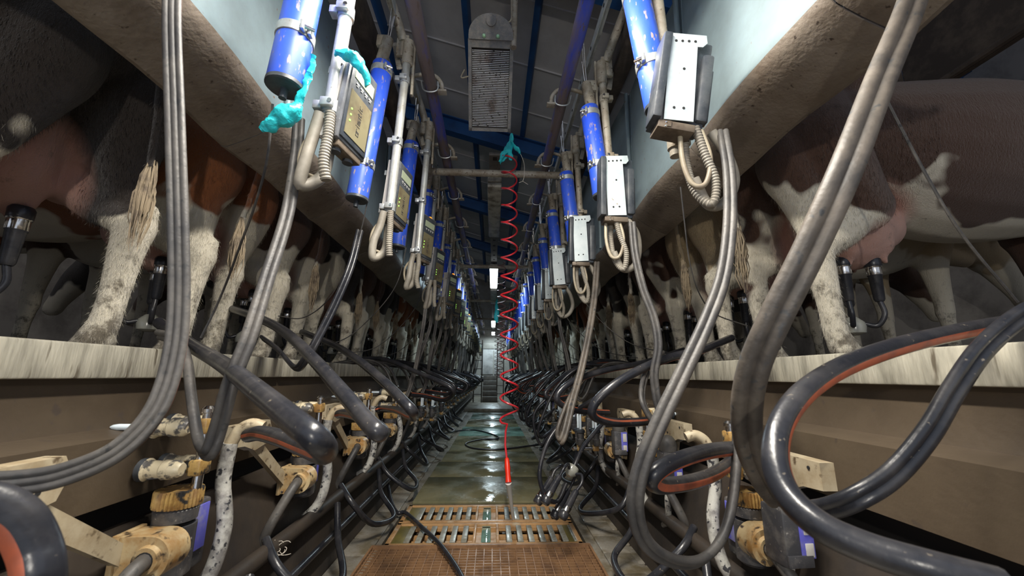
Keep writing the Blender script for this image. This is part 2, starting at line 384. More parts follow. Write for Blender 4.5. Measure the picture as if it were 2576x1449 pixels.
def dup(root, loc=None, rot=None, label=None, group=None):
    r = root.copy(); COL.objects.link(r)
    if loc is not None: r.location = loc
    if rot is not None: r.rotation_euler = rot
    if label: r['label'] = label
    if group: r['group'] = group
    for ch in kids(root):
        c = ch.copy(); COL.objects.link(c); c.parent = r
        for g in kids(ch):
            d = g.copy(); COL.objects.link(d); d.parent = c
    return r
def struct(name, mb, mats, origin=(0, 0, 0), smooth=True, angle=30):
    o = mb.build(name, mats, None, origin, angle, smooth); o['kind'] = 'structure'; return o
ORD = ['nearest', 'second nearest', 'third', 'fourth', 'fifth', 'sixth', 'seventh', 'eighth', 'ninth', 'tenth', 'eleventh', 'twelfth',
       'thirteenth', 'fourteenth', 'fifteenth', 'sixteenth', 'seventeenth', 'eighteenth', 'nineteenth', 'twentieth', 'twenty-first', 'twenty-second']
SIDE = {-1: 'left', 1: 'right'}
def which(k): return ORD[k] if k < 2 else ORD[k] + ' nearest'
PITCH = 0.77
YL = [1.12 + PITCH * k for k in range(20)]
YR = [1.20 + PITCH * k for k in range(20)]
YS = {-1: YL, 1: YR}
NST = 20
YEND = 17.4

# ================================================================== THE SETTING
# pit floor with the opening of the drain
fx0, fx1, gy0, gy1 = -0.62, 0.56, 1.2, 3.27
f = MB()
f.box((-0.83, 9, -.05), (2 * (.83 - .62), 20, .1), 0)
f.box((0.80, 9, -.05), (2 * (.80 - .56), 20, .1), 0)
f.box(((fx0 + fx1) / 2, (gy1 + 19) / 2, -.05), (fx1 - fx0, 19 - gy1, .1), 0)
f.box(((fx0 + fx1) / 2, 0, -.05), (fx1 - fx0, 2.0, .1), 0)
fl = struct('floor', f, ['floor_stone'])
d = MB()
d.box(((fx0 + fx1) / 2, (gy0 + gy1) / 2, -.42), (fx1 - fx0 + .1, gy1 - gy0 + .1, .04), 0)
for x in (fx0 - .02, fx1 + .02): d.box((x, (gy0 + gy1) / 2, -.22), (.03, gy1 - gy0 + .1, .4), 0)
for y in (gy0 - .02, gy1 + .03): d.box(((fx0 + fx1) / 2, y, -.22), (fx1 - fx0 + .1, .03, .4), 0)
struct('floor', d, ['void'])
# stone setts along both edges
t = MB()
for sx in (-1, 1):
    for j in range(46):
        y = 1.0 + j * .235
        x0 = -.80 if sx < 0 else .62; x1 = x0 + .15
        t.box(((x0 + x1) / 2, y + .11, .004), (.15, .222, .012), 0, bev=.004)
        t.box((sx * .70 + (-.02 if sx < 0 else .11), y + .11 + .1, .003), (.10, .215, .010), 0, bev=.004) if j % 1 == 0 else None
struct('floor', t, ['floor_stone'])
# wet plates laid down the middle
plates = [(3.28, 4.03, -.585, .53), (4.04, 4.70, -.575, .525), (4.71, 5.3, -.555, .53), (5.31, 6.6, -.54, .52), (6.62, 7.75, -.53, .52), (7.76, 9.1, -.50, .50), (9.12, 10.6, -.48, .50)]
for i, (y0, y1, x0, x1) in enumerate(plates):
    p = MB(); p.box(((x0 + x1) / 2, (y0 + y1) / 2, .012), (x1 - x0, y1 - y0 - .006, .022), 0, bev=.005)
    o = p.build('floor_plate', ['wet_teal' if i in (4, 6) else 'wet_plate'], None, ((x0 + x1) / 2, y0, 0))
    tag(o, 'wet metal floor plate in the pit, %s of the row beyond the grating' % ('nearest' if i == 0 else which(i)), 'floor plate', 'wet floor plates')
# step at the far end
s_ = MB(); s_.box((0, 14.9, .045), (1.5, 7.8, .09), 0, bev=.01); struct('floor', s_, ['floor_stone'])

# pit walls: kerb, upper cladding, set-back lower cladding
KX = 1.05
def wallpoly(sd, pts, y0, y1, th, m, mb):
    poly = [V(sd * x, 0, z + H) for x, z in pts] + [V(sd * (x + th), 0, z + H) for x, z in reversed(pts)]
    mb.extr(poly, (0, y0, 0), (0, y1, 0), m)
for sd in (-1, 1):
    w = MB()
    wallpoly(sd, [(KX + .03, -.016), (KX + .03, -.09), (KX + .01, -.15)], -1.0, YEND, .03, 0, w)
    wallpoly(sd, [(KX + .01, -.15), (.965, -.165), (.955, -.325), (.985, -.335)], -1.0, YEND, .03, 0, w)
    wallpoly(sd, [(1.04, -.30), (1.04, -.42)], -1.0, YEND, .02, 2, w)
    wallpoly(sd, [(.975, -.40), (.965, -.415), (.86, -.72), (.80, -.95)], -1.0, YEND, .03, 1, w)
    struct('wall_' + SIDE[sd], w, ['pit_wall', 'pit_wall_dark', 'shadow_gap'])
    # kerb in lengths
    y = -1.0; n = 0
    while y < YEND:
        L_ = 3.08
        k = MB(); k.box((sd * (KX + .06), y + L_ / 2, H + .029), (.12, L_ - .008, .09), 0, bev=.006)
        o = k.build('trim_%s' % SIDE[sd], ['kerb'], None, (sd * KX, y, H)); o['kind'] = 'structure'
        y += L_
    # cow platform
    p = MB(); p.box((sd * 2.75, 8.2, H - .04), (3.2, 19, .10), 0); struct('floor', p, ['platform'])
    ow = MB(); ow.box((sd * 4.3, 8.2, 2.6), (.1, 19.4, 5.4), 0)
    struct('wall_' + ('outer_left' if sd < 0 else 'outer_right'), ow, ['outer_wall'])
ew = MB(); ew.box((0, YEND + .1, 2.7), (8.8, .12, 5.6), 0); struct('wall_back', ew, ['end_wall'])
# pit end: door panel, concrete block and steps, two ladders
dr = MB(); dr.box((-.12, YEND + .02, H + .62), (.78, .04, 1.15), 0, bev=.01); dr.box((-.12, YEND - .01, H + 1.25), (.86, .05, .25), 1, bev=.01)
dr.box((.02, YEND - .02, H + .1), (.05, .03, 1.9), 1); struct('door_1', dr, ['outer_wall', 'end_wall'])
st = MB()
for i in range(5): st.box((-.09, 13.7 + .28 * i, .09 + .09 + .17 * i), (.50, .30, .17), 0, bev=.01)
o = st.build('pit_stairs', ['tray_dark'], None, (-.05, 13.6, .09)); tag(o, 'dark steps climbing out of the pit at its far end', 'stairs')
for sx, lab in ((-1, 'left'), (1, 'right')):
    ld = MB(); xs = (-.62, -.36) if sx < 0 else (.14, .36); yy = 13.3 if sx < 0 else 13.9
    for x in xs: ld.cyl((x, yy, .1), (x, yy, H + 1.15), .018, 0, 8)
    for j in range(7): ld.cyl((xs[0], yy, .35 + .27 * j), (xs[1], yy, .35 + .27 * j), .013, 0, 8)
    o = ld.build('ladder', ['beam_brown'], None, (xs[0], yy, .1)); tag(o, 'rusty steel ladder at the far %s corner of the pit' % lab, 'ladder')

# roof: sheets falling to the right, blue rafters across, blue purlins along
RZ = lambda x: H + 4.05 - .29 * x
rf = MB()
rf.extr([V(-4.6, 0, RZ(-4.6)), V(4.6, 0, RZ(4.6)), V(4.6, 0, RZ(4.6) + .06), V(-4.6, 0, RZ(-4.6) + .06)], (0, -1.2, 0), (0, YEND + .3, 0), 0)
j = 0
y = -1.0
while y < YEND:
    rf.box((0, y, RZ(0) - .012), (9.2, .012, .02), 0, rot=(0, math.atan(.29), 0)); y += .9
struct('ceiling', rf, ['roof_sheet'])
sl = math.atan(.29)
for i in range(5):
    yy = 5.9 + 2.95 * i if i < 4 else 2.95
    r_ = MB(); zc = RZ(0) - .24
    r_.box((0, yy, zc), (9.0, .02, .26), 0, rot=(0, sl, 0)); r_.box((0, yy, zc - .13), (9.0, .16, .018), 0, rot=(0, sl, 0)); r_.box((0, yy, zc + .13), (9.0, .16, .018), 0, rot=(0, sl, 0))
    o = r_.build('roof_rafter', ['roof_blue'], None, (0, yy, zc))
    tag(o, 'blue steel rafter across the roof, %s of five' % ('nearest' if yy < 3 else which(i + 1)), 'rafter', 'blue roof rafters')
for i, x in enumerate((-2.6, -1.5, -.38, .42, 1.5, 2.6)):
    p_ = MB(); zc = RZ(x) - .06
    p_.box((x, 8.1, zc), (.07, 18.4, .11), 0, rot=(0, sl, 0), bev=.004)
    o = p_.build('roof_purlin', ['roof_blue'], None, (x, -1, zc)); tag(o, 'blue purlin running lengthwise under the roof, %s from the left' % ['first', 'second', 'third', 'fourth', 'fifth', 'sixth'][i], 'purlin', 'blue roof purlins')

# ================================================================== SPLASH PANELS, BEAMS, RAILS
def splash(sd, y0, y1, k):
    z = lambda a: a + H
    pts = [(.93, 1.95), (.915, 1.5), (.905, 1.12), (.90, 1.045), (.925, 1.005), (.99, .962), (1.06, .925), (1.105, .905), (1.125, .91), (1.13, .93)]
    n = 7; mb = MB(); th = .004
    ys = [y0 + (y1 - y0) * i / n for i in range(n + 1)]
    base = 0; m_ = len(pts)
    for yi, yv in enumerate(ys):
        u = (yv - y0) / (y1 - y0)
        bow = .018 * math.sin(u * PI) * 1.0
        lip = .012 * math.sin(u * 9 + k * 1.7)
        for (x, zz) in pts: mb.v.append(V(sd * (x - bow + lip * max(0, (1.05 - zz)) * 3), yv, z(zz)))
    for (off) in (th,):
        for yi, yv in enumerate(ys):
            u = (yv - y0) / (y1 - y0); bow = .018 * math.sin(u * PI); lip = .012 * math.sin(u * 9 + k * 1.7)
            for (x, zz) in pts: mb.v.append(V(sd * (x + off - bow + lip * max(0, (1.05 - zz)) * 3), yv, z(zz) + (.004 if zz < 1.03 else 0)))
    N = len(ys) * m_
    for a in range(n):
        for b in range(m_ - 1):
            mi = 0 if b < 3 else 1
            i0 = a * m_ + b
            mb.face((i0, i0 + 1, i0 + m_ + 1, i0 + m_), mi); mb.face((N + i0, N + i0 + m_, N + i0 + m_ + 1, N + i0 + 1), mi)
    for a in range(n):
        for b in (0, m_ - 1):
            i0 = a * m_ + b; mb.face((i0, i0 + m_, N + i0 + m_, N + i0), 0 if b == 0 else 1)
    for b in range(m_ - 1):
        for a in (0, n):
            i0 = a * m_ + b; mb.face((i0, i0 + 1, N + i0 + 1, N + i0), 0 if b < 3 else 1)
    o = mb.build('splash_panel', ['panel_upper', 'panel_lip'], None, (sd * .92, y0, H + .82))
    if k < 0: lab = 'pale blue-grey splash panel at the top %s, cut by the frame' % SIDE[sd]
    else: lab = 'grey sheet splash panel before the %s-hand cows, %s' % (SIDE[sd], which(k))
    tag(o, lab, 'splash panel', 'splash panels hung before the cows on the %s' % SIDE[sd])
    # rolled seam tube at the panel edge
    e = MB(); e.tube([V(sd * .905, y0 + .012, z(1.95)), V(sd * .895, y0 + .012, z(1.06))], .014, 0, 10)
    e.build('edge_tube', ['panel_upper'], o, (sd * .92, y0, H + .82))
    return o
for sd in (-1, 1):
    off = .75 if sd < 0 else .86
    for k in range(-1, 21):
        y0 = off + PITCH * k; splash(sd, y0, y0 + PITCH - .006, k)
    b = MB(); b.box((sd * .80, 8.2, H + 2.0), (.10, 18.6, .16), 0, bev=.012)
    o = b.build('carrier_beam', ['beam_brown'], None, (sd * .80, -1, H + 2.0)); tag(o, 'dark brown box beam running above the %s row of panels' % SIDE[sd], 'beam')
    b = MB(); b.box((sd * .585, 8.2, H + 2.02), (.006, 18.6, .055), 0)
    for i in range(60):
        b.box((sd * .581, -.9 + i * .3, H + 2.02), (.004, .02, .012), 1)
    b.box((sd * .605, 8.2, H + 2.045), (.04, 18.6, .006), 0)
    o = b.build('perforated_strip', ['grey_pipe', 'hole_black'], None, (sd * .585, -1, H + 2.0)); tag(o, 'long perforated light steel strip above the %s row' % SIDE[sd], 'steel strip')
    # blue lengthwise rail with end couplings
    b = MB(); b.cyl((sd * .42, -1, H + 1.762), (sd * .42, YEND, H + 1.762), .038, 0, 20)
    o = b.build('blue_rail', ['blue_rail'], None, (sd * .42, -1, H + 1.762)); tag(o, 'dusty blue pipe rail running overhead along the %s side' % SIDE[sd], 'rail')
# cross pipes between the rows
for i in range(5):
    yy = 3.12 + 3.0 * i
    b = MB(); b.cyl((-.60, yy, H + 1.69), (.60, yy, H + 1.69), .031, 0, 16)
    o = b.build('cross_pipe', ['dusty_steel'], None, (0, yy, H + 1.70)); tag(o, 'dusty steel pipe spanning between both rows, %s' % which(i), 'pipe', 'cross pipes over the pit')
    for sd in (-1, 1):
        c = MB(); c.box((sd * .58, yy, H + 1.70), (.06, .085, .085), 0, bev=.008); c.build('end_bracket', ['dusty_steel'], o, (0, yy, H + 1.70))

# added dark sheets above the cows' necks, standing in for the darkness behind
for sd in (-1, 1):
    for i in range(6):
        b = MB(); b.box((sd * 2.62, .55 + 3.1 * i, H + 2.25), (.03, 3.08, 1.15), 0, bev=.006)
        for zz in (1.70, 2.25, 2.80): b.cyl((sd * 2.595, -.98 + 3.1 * i, H + zz), (sd * 2.595, 2.08 + 3.1 * i, H + zz), .022, 0, 8)
        o = b.build('dark_sheet', ['beam_brown'], None, (sd * 2.6, -1 + 3.1 * i, H + 1.7)); tag(o, 'added dark sheet standing for the darkness high behind the %s-hand cows, %s' % (SIDE[sd], which(i)), 'dark sheet', 'added dark sheets on the %s' % SIDE[sd])

# ================================================================== ROW EQUIPMENT (one builder per kind; local x grows away from the pit axis)
def LP(sd, o, x, y, z): return V(sd * x, y, z)

# ---- blue lifting cylinder hung from its fitting -------------------------------------------------
def make_cylinder(sd, ln=.79):
    """origin at the upper fitting"""
    o = empty('lifting_cylinder', (0, 0, 0), 'x', 'cylinder')
    P = lambda x, y, z: V(sd * x, y, z)
    LX = .048 if sd < 0 else .075
    b = MB(); b.lathe(P(.012, 0, -.10), P(LX, 0, -.80), [(0, .040), (.004, .050), (.01, .053), (ln, .053), (ln + .005, .052)], 0, 28)
    ax = P(LX, 0, -.80).normalized()
    b.build('barrel', ['blue_paint'], o)
    c = MB(); a = P(.012, 0, -.10) + ax * (ln + .005)
    c.lathe(a, ax, [(0, .0545), (.012, .0545), (.016, .050), (.017, .012), (.05, .011)], 0, 28); c.build('end_cap', ['box_black'], o)
    for dd in (.035, ln - .19):
        c = MB(); a = P(.012, 0, -.10) + ax * dd
        c.lathe(a, ax, [(0, .054), (.002, .0565), (.034, .0565), (.036, .054)], 0, 28)
        c.box(a + P(-.052, -.03, -.018), (.012, .022, .034), 0, bev=.003); c.box(a + P(-.036, -.05, -.018), (.012, .022, .034), 0, bev=.003)
        cl = c.build('clamp_band', ['galv'], o)
        q = MB(); q.cyl(a + P(-.066, -.036, -.018), a + P(-.030, -.056, -.018), .0055, 0, 8); q.build('bolt', ['chrome'], cl)
    f = MB(); f.lathe(P(0, 0, .07), P(.03, 0, -.2), [(0, .026), (.004, .030), (.165, .032), (.172, .025)], 0, 20)
    f.box(P(.035, 0, .05), (.05, .03, .07), 0, bev=.006)
    f.build('top_fitting', ['dusty_steel'], o)
    f = MB()
    for yy in (-.012, .012): f.cyl(P(0, yy, .06), P(-.01, yy * 1.6, .34), .0045, 0, 8)
    f.cyl(P(-.004, 0, .05), P(-.02, 0, .22), .006, 0, 8)
    f.build('pull_rod', ['chrome'], o)
    return o
# ---- support post: swinging steel pipe with strut, clamps -----------------------------------------
def make_post(sd):
    """origin where the pipe meets its head fitting"""
    o = empty('support_post', (0, 0, 0), 'x', 'post')
    P = lambda x, y, z: V(sd * x, y, z)
    b = MB(); b.cyl(P(0, 0, 0), P(.03, 0, -.98), .0225, 0, 20); b.build('pipe', ['grey_pipe' if sd < 0 else 'dusty_steel'], o)
    h = MB(); h.lathe(P(-.002, 0, .10), P(0, 0, -1), [(0, .026), (.003, .031), (.15, .032), (.156, .025)], 0, 20)
    h.box(P(.04, .0, .06), (.05, .026, .12), 0, bev=.006); h.box(P(.012, 0, .115), (.03, .02, .05), 0, bev=.004); h.build('head_fitting', ['dusty_steel'], o)
    s = MB(); s.tube(crom([P(.03, 0, .10), P(.06, -.03, .20), P(.11, -.14, .33), P(.16, -.30, .44)], 5), .026, 0, 12); s.build('strut', ['dusty_steel'], o)
    s = MB(); s.box(P(.09, .10, .10), (.03, .012, .52), 0, rot=(-.55, sd * .28, 0), bev=.003); s.box(P(-.035, .02, -.06), (.014, .026, .36), 0, bev=.003); s.build('flat_strut', ['dusty_steel'], o)
    for zz, nm in ((-.16, 0), (-.55, 0), (-.93, 0)):
        c = MB(); xx = .03 * (-zz)
        c.lathe(P(xx, 0, zz + .025), P(0, 0, -1), [(0, .0245), (.002, .0275), (.045, .0275), (.047, .0245)], 0, 20)
        c.box(P(xx + .0, -.034, zz), (.040, .018, .030), 0, bev=.003); c.box(P(xx + .036, -.008, zz), (.028, .034, .030), 0, bev=.003)
        cl = c.build('clamp', ['galv' if sd < 0 else 'dusty_steel'], o)
        q = MB(); q.cyl(P(xx - .012, -.046, zz), P(xx - .012, -.034, zz), .007, 0, 8); q.build('bolt', ['chrome'], cl)
    return o
# ---- hook bracket gripping the blue rail ----------------------------------------------------------
def make_hook(sd):
    P = lambda x, y, z: V(sd * x, y, z)
    o = empty('rail_bracket', (0, 0, 0), 'x', 'bracket')
    b = MB(); b.tube(crom([P(.15, 0, .05), P(.06, 0, .075), P(-.02, 0, .07), P(-.065, 0, .02), P(-.075, 0, -.035)], 6), .013, 0, 10); b.build('curved_arm', ['dusty_steel'], o)
    b = MB(); b.box(P(-.075, 0, -.045), (.055, .045, .014), 0, bev=.003); b.build('foot_plate', ['dusty_steel'], o)
    b = MB(); b.tube(crom([P(-.045, .0, .03), P(-.043, .0, -.03), P(0, .0, -.046), P(.043, .0, -.03), P(.06, .0, .03)], 6), .005, 0, 8); b.build('u_bolt', ['galv'], o)
    return o
# ---- control box ---------------------------------------------------------------------------------
def make_box_left(sd, orange=True):
    """broad face with display turned to the pit; origin at the box centre"""
    o = empty('control_box', (0, 0, 0), 'x', 'control box')
    b = MB(); b.box((0, 0, 0), (.055, .165, .335), 0, bev=.006); b.box((-.032, 0, .0), (.012, .172, .342), 1, bev=.004)
    b.build('housing', ['box_grey', 'box_white'], o)
    # near side plate: white, tapering
    c = MB(); poly = [V(-.036, 0, .168), V(.012, 0, .168), V(.006, 0, -.02), V(-.004, 0, -.168), V(-.036, 0, -.168)]
    c.extr(poly, (0, -.089, 0), (0, -.084, 0), 0); c.cyl((0, -.0905, .10), (0, -.088, .10), .005, 1, 10); c.build('side_plate', ['box_white', 'hole_black'], o)
    c = MB(); c.box((.030, 0, 0), (.008, .145, .315), 0, bev=.003); f = c.build('front_frame', ['box_black'], o)
    c = MB(); c.box((.0345, 0, .10), (.003, .112, .045), 0); c.build('display', ['lcd'], f)
    c = MB(); c.box((.0345, 0, -.055), (.003, .122, .165), 0)
    lab = c.build('front_label', ['label_olive'], f)
    # the maker's word runs up the label; strokes of each letter, then button marks and status lights
    c = MB()
    def stroke(u0, v0, u1, v1, w=.0035, mm=0):
        a = V(.0368, u0, v0); b2 = V(.0368, u1, v1); d_ = b2 - a; L_ = d_.length
        if L_ < 1e-6: return
        n_ = V(0, -d_.z, d_.y).normalized() * w / 2; dd = d_.normalized() * w / 2
        base = len(c.v)
        for p in (a - dd - n_, b2 + dd - n_, b2 + dd + n_, a - dd + n_): c.v.append(p)
        for p in (a - dd - n_, b2 + dd - n_, b2 + dd + n_, a - dd + n_): c.v.append(p - V(.0012, 0, 0))
        c.face((base, base + 1, base + 2, base + 3), mm)
        for q in range(4): c.face((base + q, base + (q + 1) % 4, base + 4 + (q + 1) % 4, base + 4 + q), mm)
    G = {'o': [(0, 0, 1, 0), (1, 0, 1, 1), (1, 1, 0, 1), (0, 1, 0, 0)], 'r': [(0, 0, 0, 1), (0, .8, .5, 1), (.5, 1, 1, .9)],
         'i': [(.5, 0, .5, 1), (.5, 1.35, .5, 1.45)], 'm': [(0, 0, 0, 1), (0, 1, 1, 1), (1, 1, 1, 0), (.5, 1, .5, 0)],
         'a': [(0, 1, 1, 1), (1, 1, 1, 0), (1, 0, 0, 0), (0, 0, 0, .5), (0, .5, 1, .5)], 't': [(.5, 0, .5, 1.4), (.1, 1, .9, 1), (.5, 0, 1, 0)],
         'c': [(1, 0, 0, 0), (0, 0, 0, 1), (0, 1, 1, 1)]}
    word = 'orimatic'; lw = .0105
    for i, ch in enumerate(word):
        v0 = -.112 + i * (lw + .0040)
        for (a0, b0, a1, b1) in G[ch]:
            # baseline on the far side, reading upwards
            stroke(.010 - b0 * .014, v0 + a0 * lw, .010 - b1 * .014, v0 + a1 * lw, .0024, 0)
    for i in range(4):
        yb = -.042 + i * .026
        stroke(yb, .062, yb + .010, .062, .005, 1); stroke(yb + .002, .054, yb + .008, .054, .003, 1)
    c.build('lettering', ['ink', 'print_white'], f)
    c = MB()
    for i in range(3): c.lathe((.0358, -.045, -.04 - .022 * i), (1, 0, 0), [(0, .004), (.002, .003)], 0, 8)
    c.build('status_light', ['led_green'], f)
    c = MB(); c.lathe((.0, .035, .166), (0, 0, 1), [(0, .017), (.008, .017), (.018, .011), (.022, .003)], 0, 14); c.build('warning_light', ['lamp_orange' if orange else 'lamp_red'], o)
    c = MB(); c.box((0, 0, -.178), (.05, .13, .022), 0, bev=.003)
    for yy in (-.04, .03): c.cyl((0, yy, -.185), (0, yy, -.20), .018, 1, 14)
    c.build('bottom_plate', ['box_brown', 'box_black'], o)
    c = MB(); c.box((-.045, -.05, .10), (.03, .05, .03), 0, bev=.003); c.box((-.045, -.05, -.12), (.03, .05, .03), 0, bev=.003); c.build('mounting_clip', ['galv'], o)
    return o
def make_box_right(sd):
    """back towards the lens with the bare steel mounting plate; origin at the box centre"""
    o = empty('control_box', (0, 0, 0), 'x', 'control box')
    b = MB(); b.box((.012, .045, 0), (.175, .075, .335), 0, bev=.008); b.box((.085, .02, -.02), (.040, .06, .26), 0, bev=.010)
    b.box((-.066, .02, -.002), (.030, .085, .330), 0, bev=.006); b.box((.106, .022, -.04), (.012, .034, .20), 0, bev=.004)
    b.build('housing', ['box_black'], o)
    # bare plate with a tab at the top and drilled holes
    poly = [(-.058, .168), (.066, .180), (.072, .150), (.058, .132), (.040, .130), (.058, -.158), (-.040, -.166)]
    p = MB(); p.extr([V(x, 0, z) for x, z in poly], (0, -.010, 0), (0, -.006, 0), 0)
    pl = p.build('mounting_plate', ['bare_plate'], o)
    for (x, z) in ((-.036, .140), (-.014, .143), (.008, .146), (.030, .149), (.004, .035), (-.012, -.118), (.020, -.114)):
        h = MB(); h.lathe((x, -.0098, z), (0, -1, 0), [(0, .0048), (.0012, .0048)], 0, 12); h.build('drilled_hole', ['hole_black'], pl)
    c = MB(); c.box((.005, .03, -.182), (.125, .08, .028), 0, bev=.004); c.box((-.02, -.012, -.182), (.012, .004, .02), 0)
    b2 = c.build('bottom_plate', ['box_brown'], o)
    q = MB()
    for zz in (-.176, -.190): q.lathe((-.03, -.010, zz), (0, -1, 0), [(0, .004), (.003, .002)], 0, 8)
    q.build('rivet', ['chrome'], b2)
    c = MB(); c.lathe((-.035, .03, .166), (0, 0, 1), [(0, .014), (.008, .014), (.014, .008)], 0, 12); c.build('warning_light', ['lamp_red'], o)
    return o
# ---- looped cables under a control box -----------------------------------------------------------
def corr(mb, path, r, m=0, n=12):
    rad = [1.0 if i % 2 else .84 for i in range(len(path))]
    mb.sweep(path, circ(n, r), m, rad=rad)
def resample(path, step):
    out = [path[0]]; acc = 0
    for a, b in zip(path, path[1:]):
        L_ = (b - a).length
        while acc + L_ >= step:
            t = (step - acc) / L_; a = a.lerp(b, t); out.append(a.copy()); L_ = (b - a).length; acc = 0
        acc += L_
    return out
def make_loops(sd, seed, near=True):
    rnd = random.Random(seed); j = lambda a: rnd.uniform(-a, a)
    o = empty('cable_loop', (0, 0, 0), 'x', 'cable')
    if sd < 0:
        b = MB(); b.tube(crom([V(-.02, -.02, .02), V(-.035, -.02, -.06), V(-.05 + j(.01), -.03, -.15), V(-.055, -.02, -.24 + j(.02)), V(-.02, .03, -.17), V(-.02, .05, -.03)], 7), .019, 0, 14); b.build('grey_hose', ['conduit'], o)
        c = MB(); corr(c, resample(crom([V(.015, -.02, .02), V(.02, -.025, -.06), V(.02 + j(.008), -.03, -.16), V(.028, -.02, -.21 + j(.02))], 10), .0052 if near else .01), .0175); c.build('corrugated_conduit', ['conduit'], o)
        c = MB(); c.tube(crom([V(-.01, .01, .02), V(-.075, .0, -.07), V(-.08 + j(.01), .0, -.16), V(-.03, .01, -.19)], 7), .007, 0, 8); c.build('thin_cable', ['cable_cream'], o)
    else:
        b = MB(); b.tube(crom([V(.07, 0, .02), V(.115, 0, -.06), V(.125 + j(.01), 0, -.16), V(.09, 0, -.245 + j(.015)), V(.03, .0, -.25), V(-.01, .0, -.16)], 8), .017, 0, 14); b.build('grey_hose', ['conduit'], o)
        pa = crom([V(.00, -.02, .02), V(.02, -.025, -.08), V(.045, -.03, -.18 + j(.01)), V(.03, -.02, -.25 + j(.015)), V(-.005, .01, -.20), V(-.015, .03, -.08), V(-.01, .03, .02)], 10)
        c = MB(); corr(c, resample(pa, .0052 if near else .01), .0150); c.build('corrugated_conduit', ['conduit'], o)
        c = MB(); c.tube(crom([V(-.045, .0, .02), V(-.05, -.01, -.10), V(-.03, -.02, -.19), V(.01, -.03, -.19), V(.035, -.03, -.10), V(.02, -.02, .01)], 8), .0085, 0, 10); c.build('thin_cable', ['cable_cream'], o)
    return o
# ---- twin / triple pulse hoses -------------------------------------------------------------------
def mkhose(name, path, r, L, mats, label, cat='hose', group=None, n=12, sm=8, ref=None, stripe=None, kind=None):
    pts = crom(path, sm); mb = MB()
    prof = circ(n, r) if L == 1 else lobes(L, r)
    if stripe is None and len(mats) > 1: stripe = {1} if L == 1 else {1, 2}
    mb.sweep(pts, prof, 0, stripe=stripe, ms=1, ref=ref)
    ob = mb.build(name, mats, None, tuple(pts[0]), angle=50)
    return tag(ob, label, cat, group, kind)
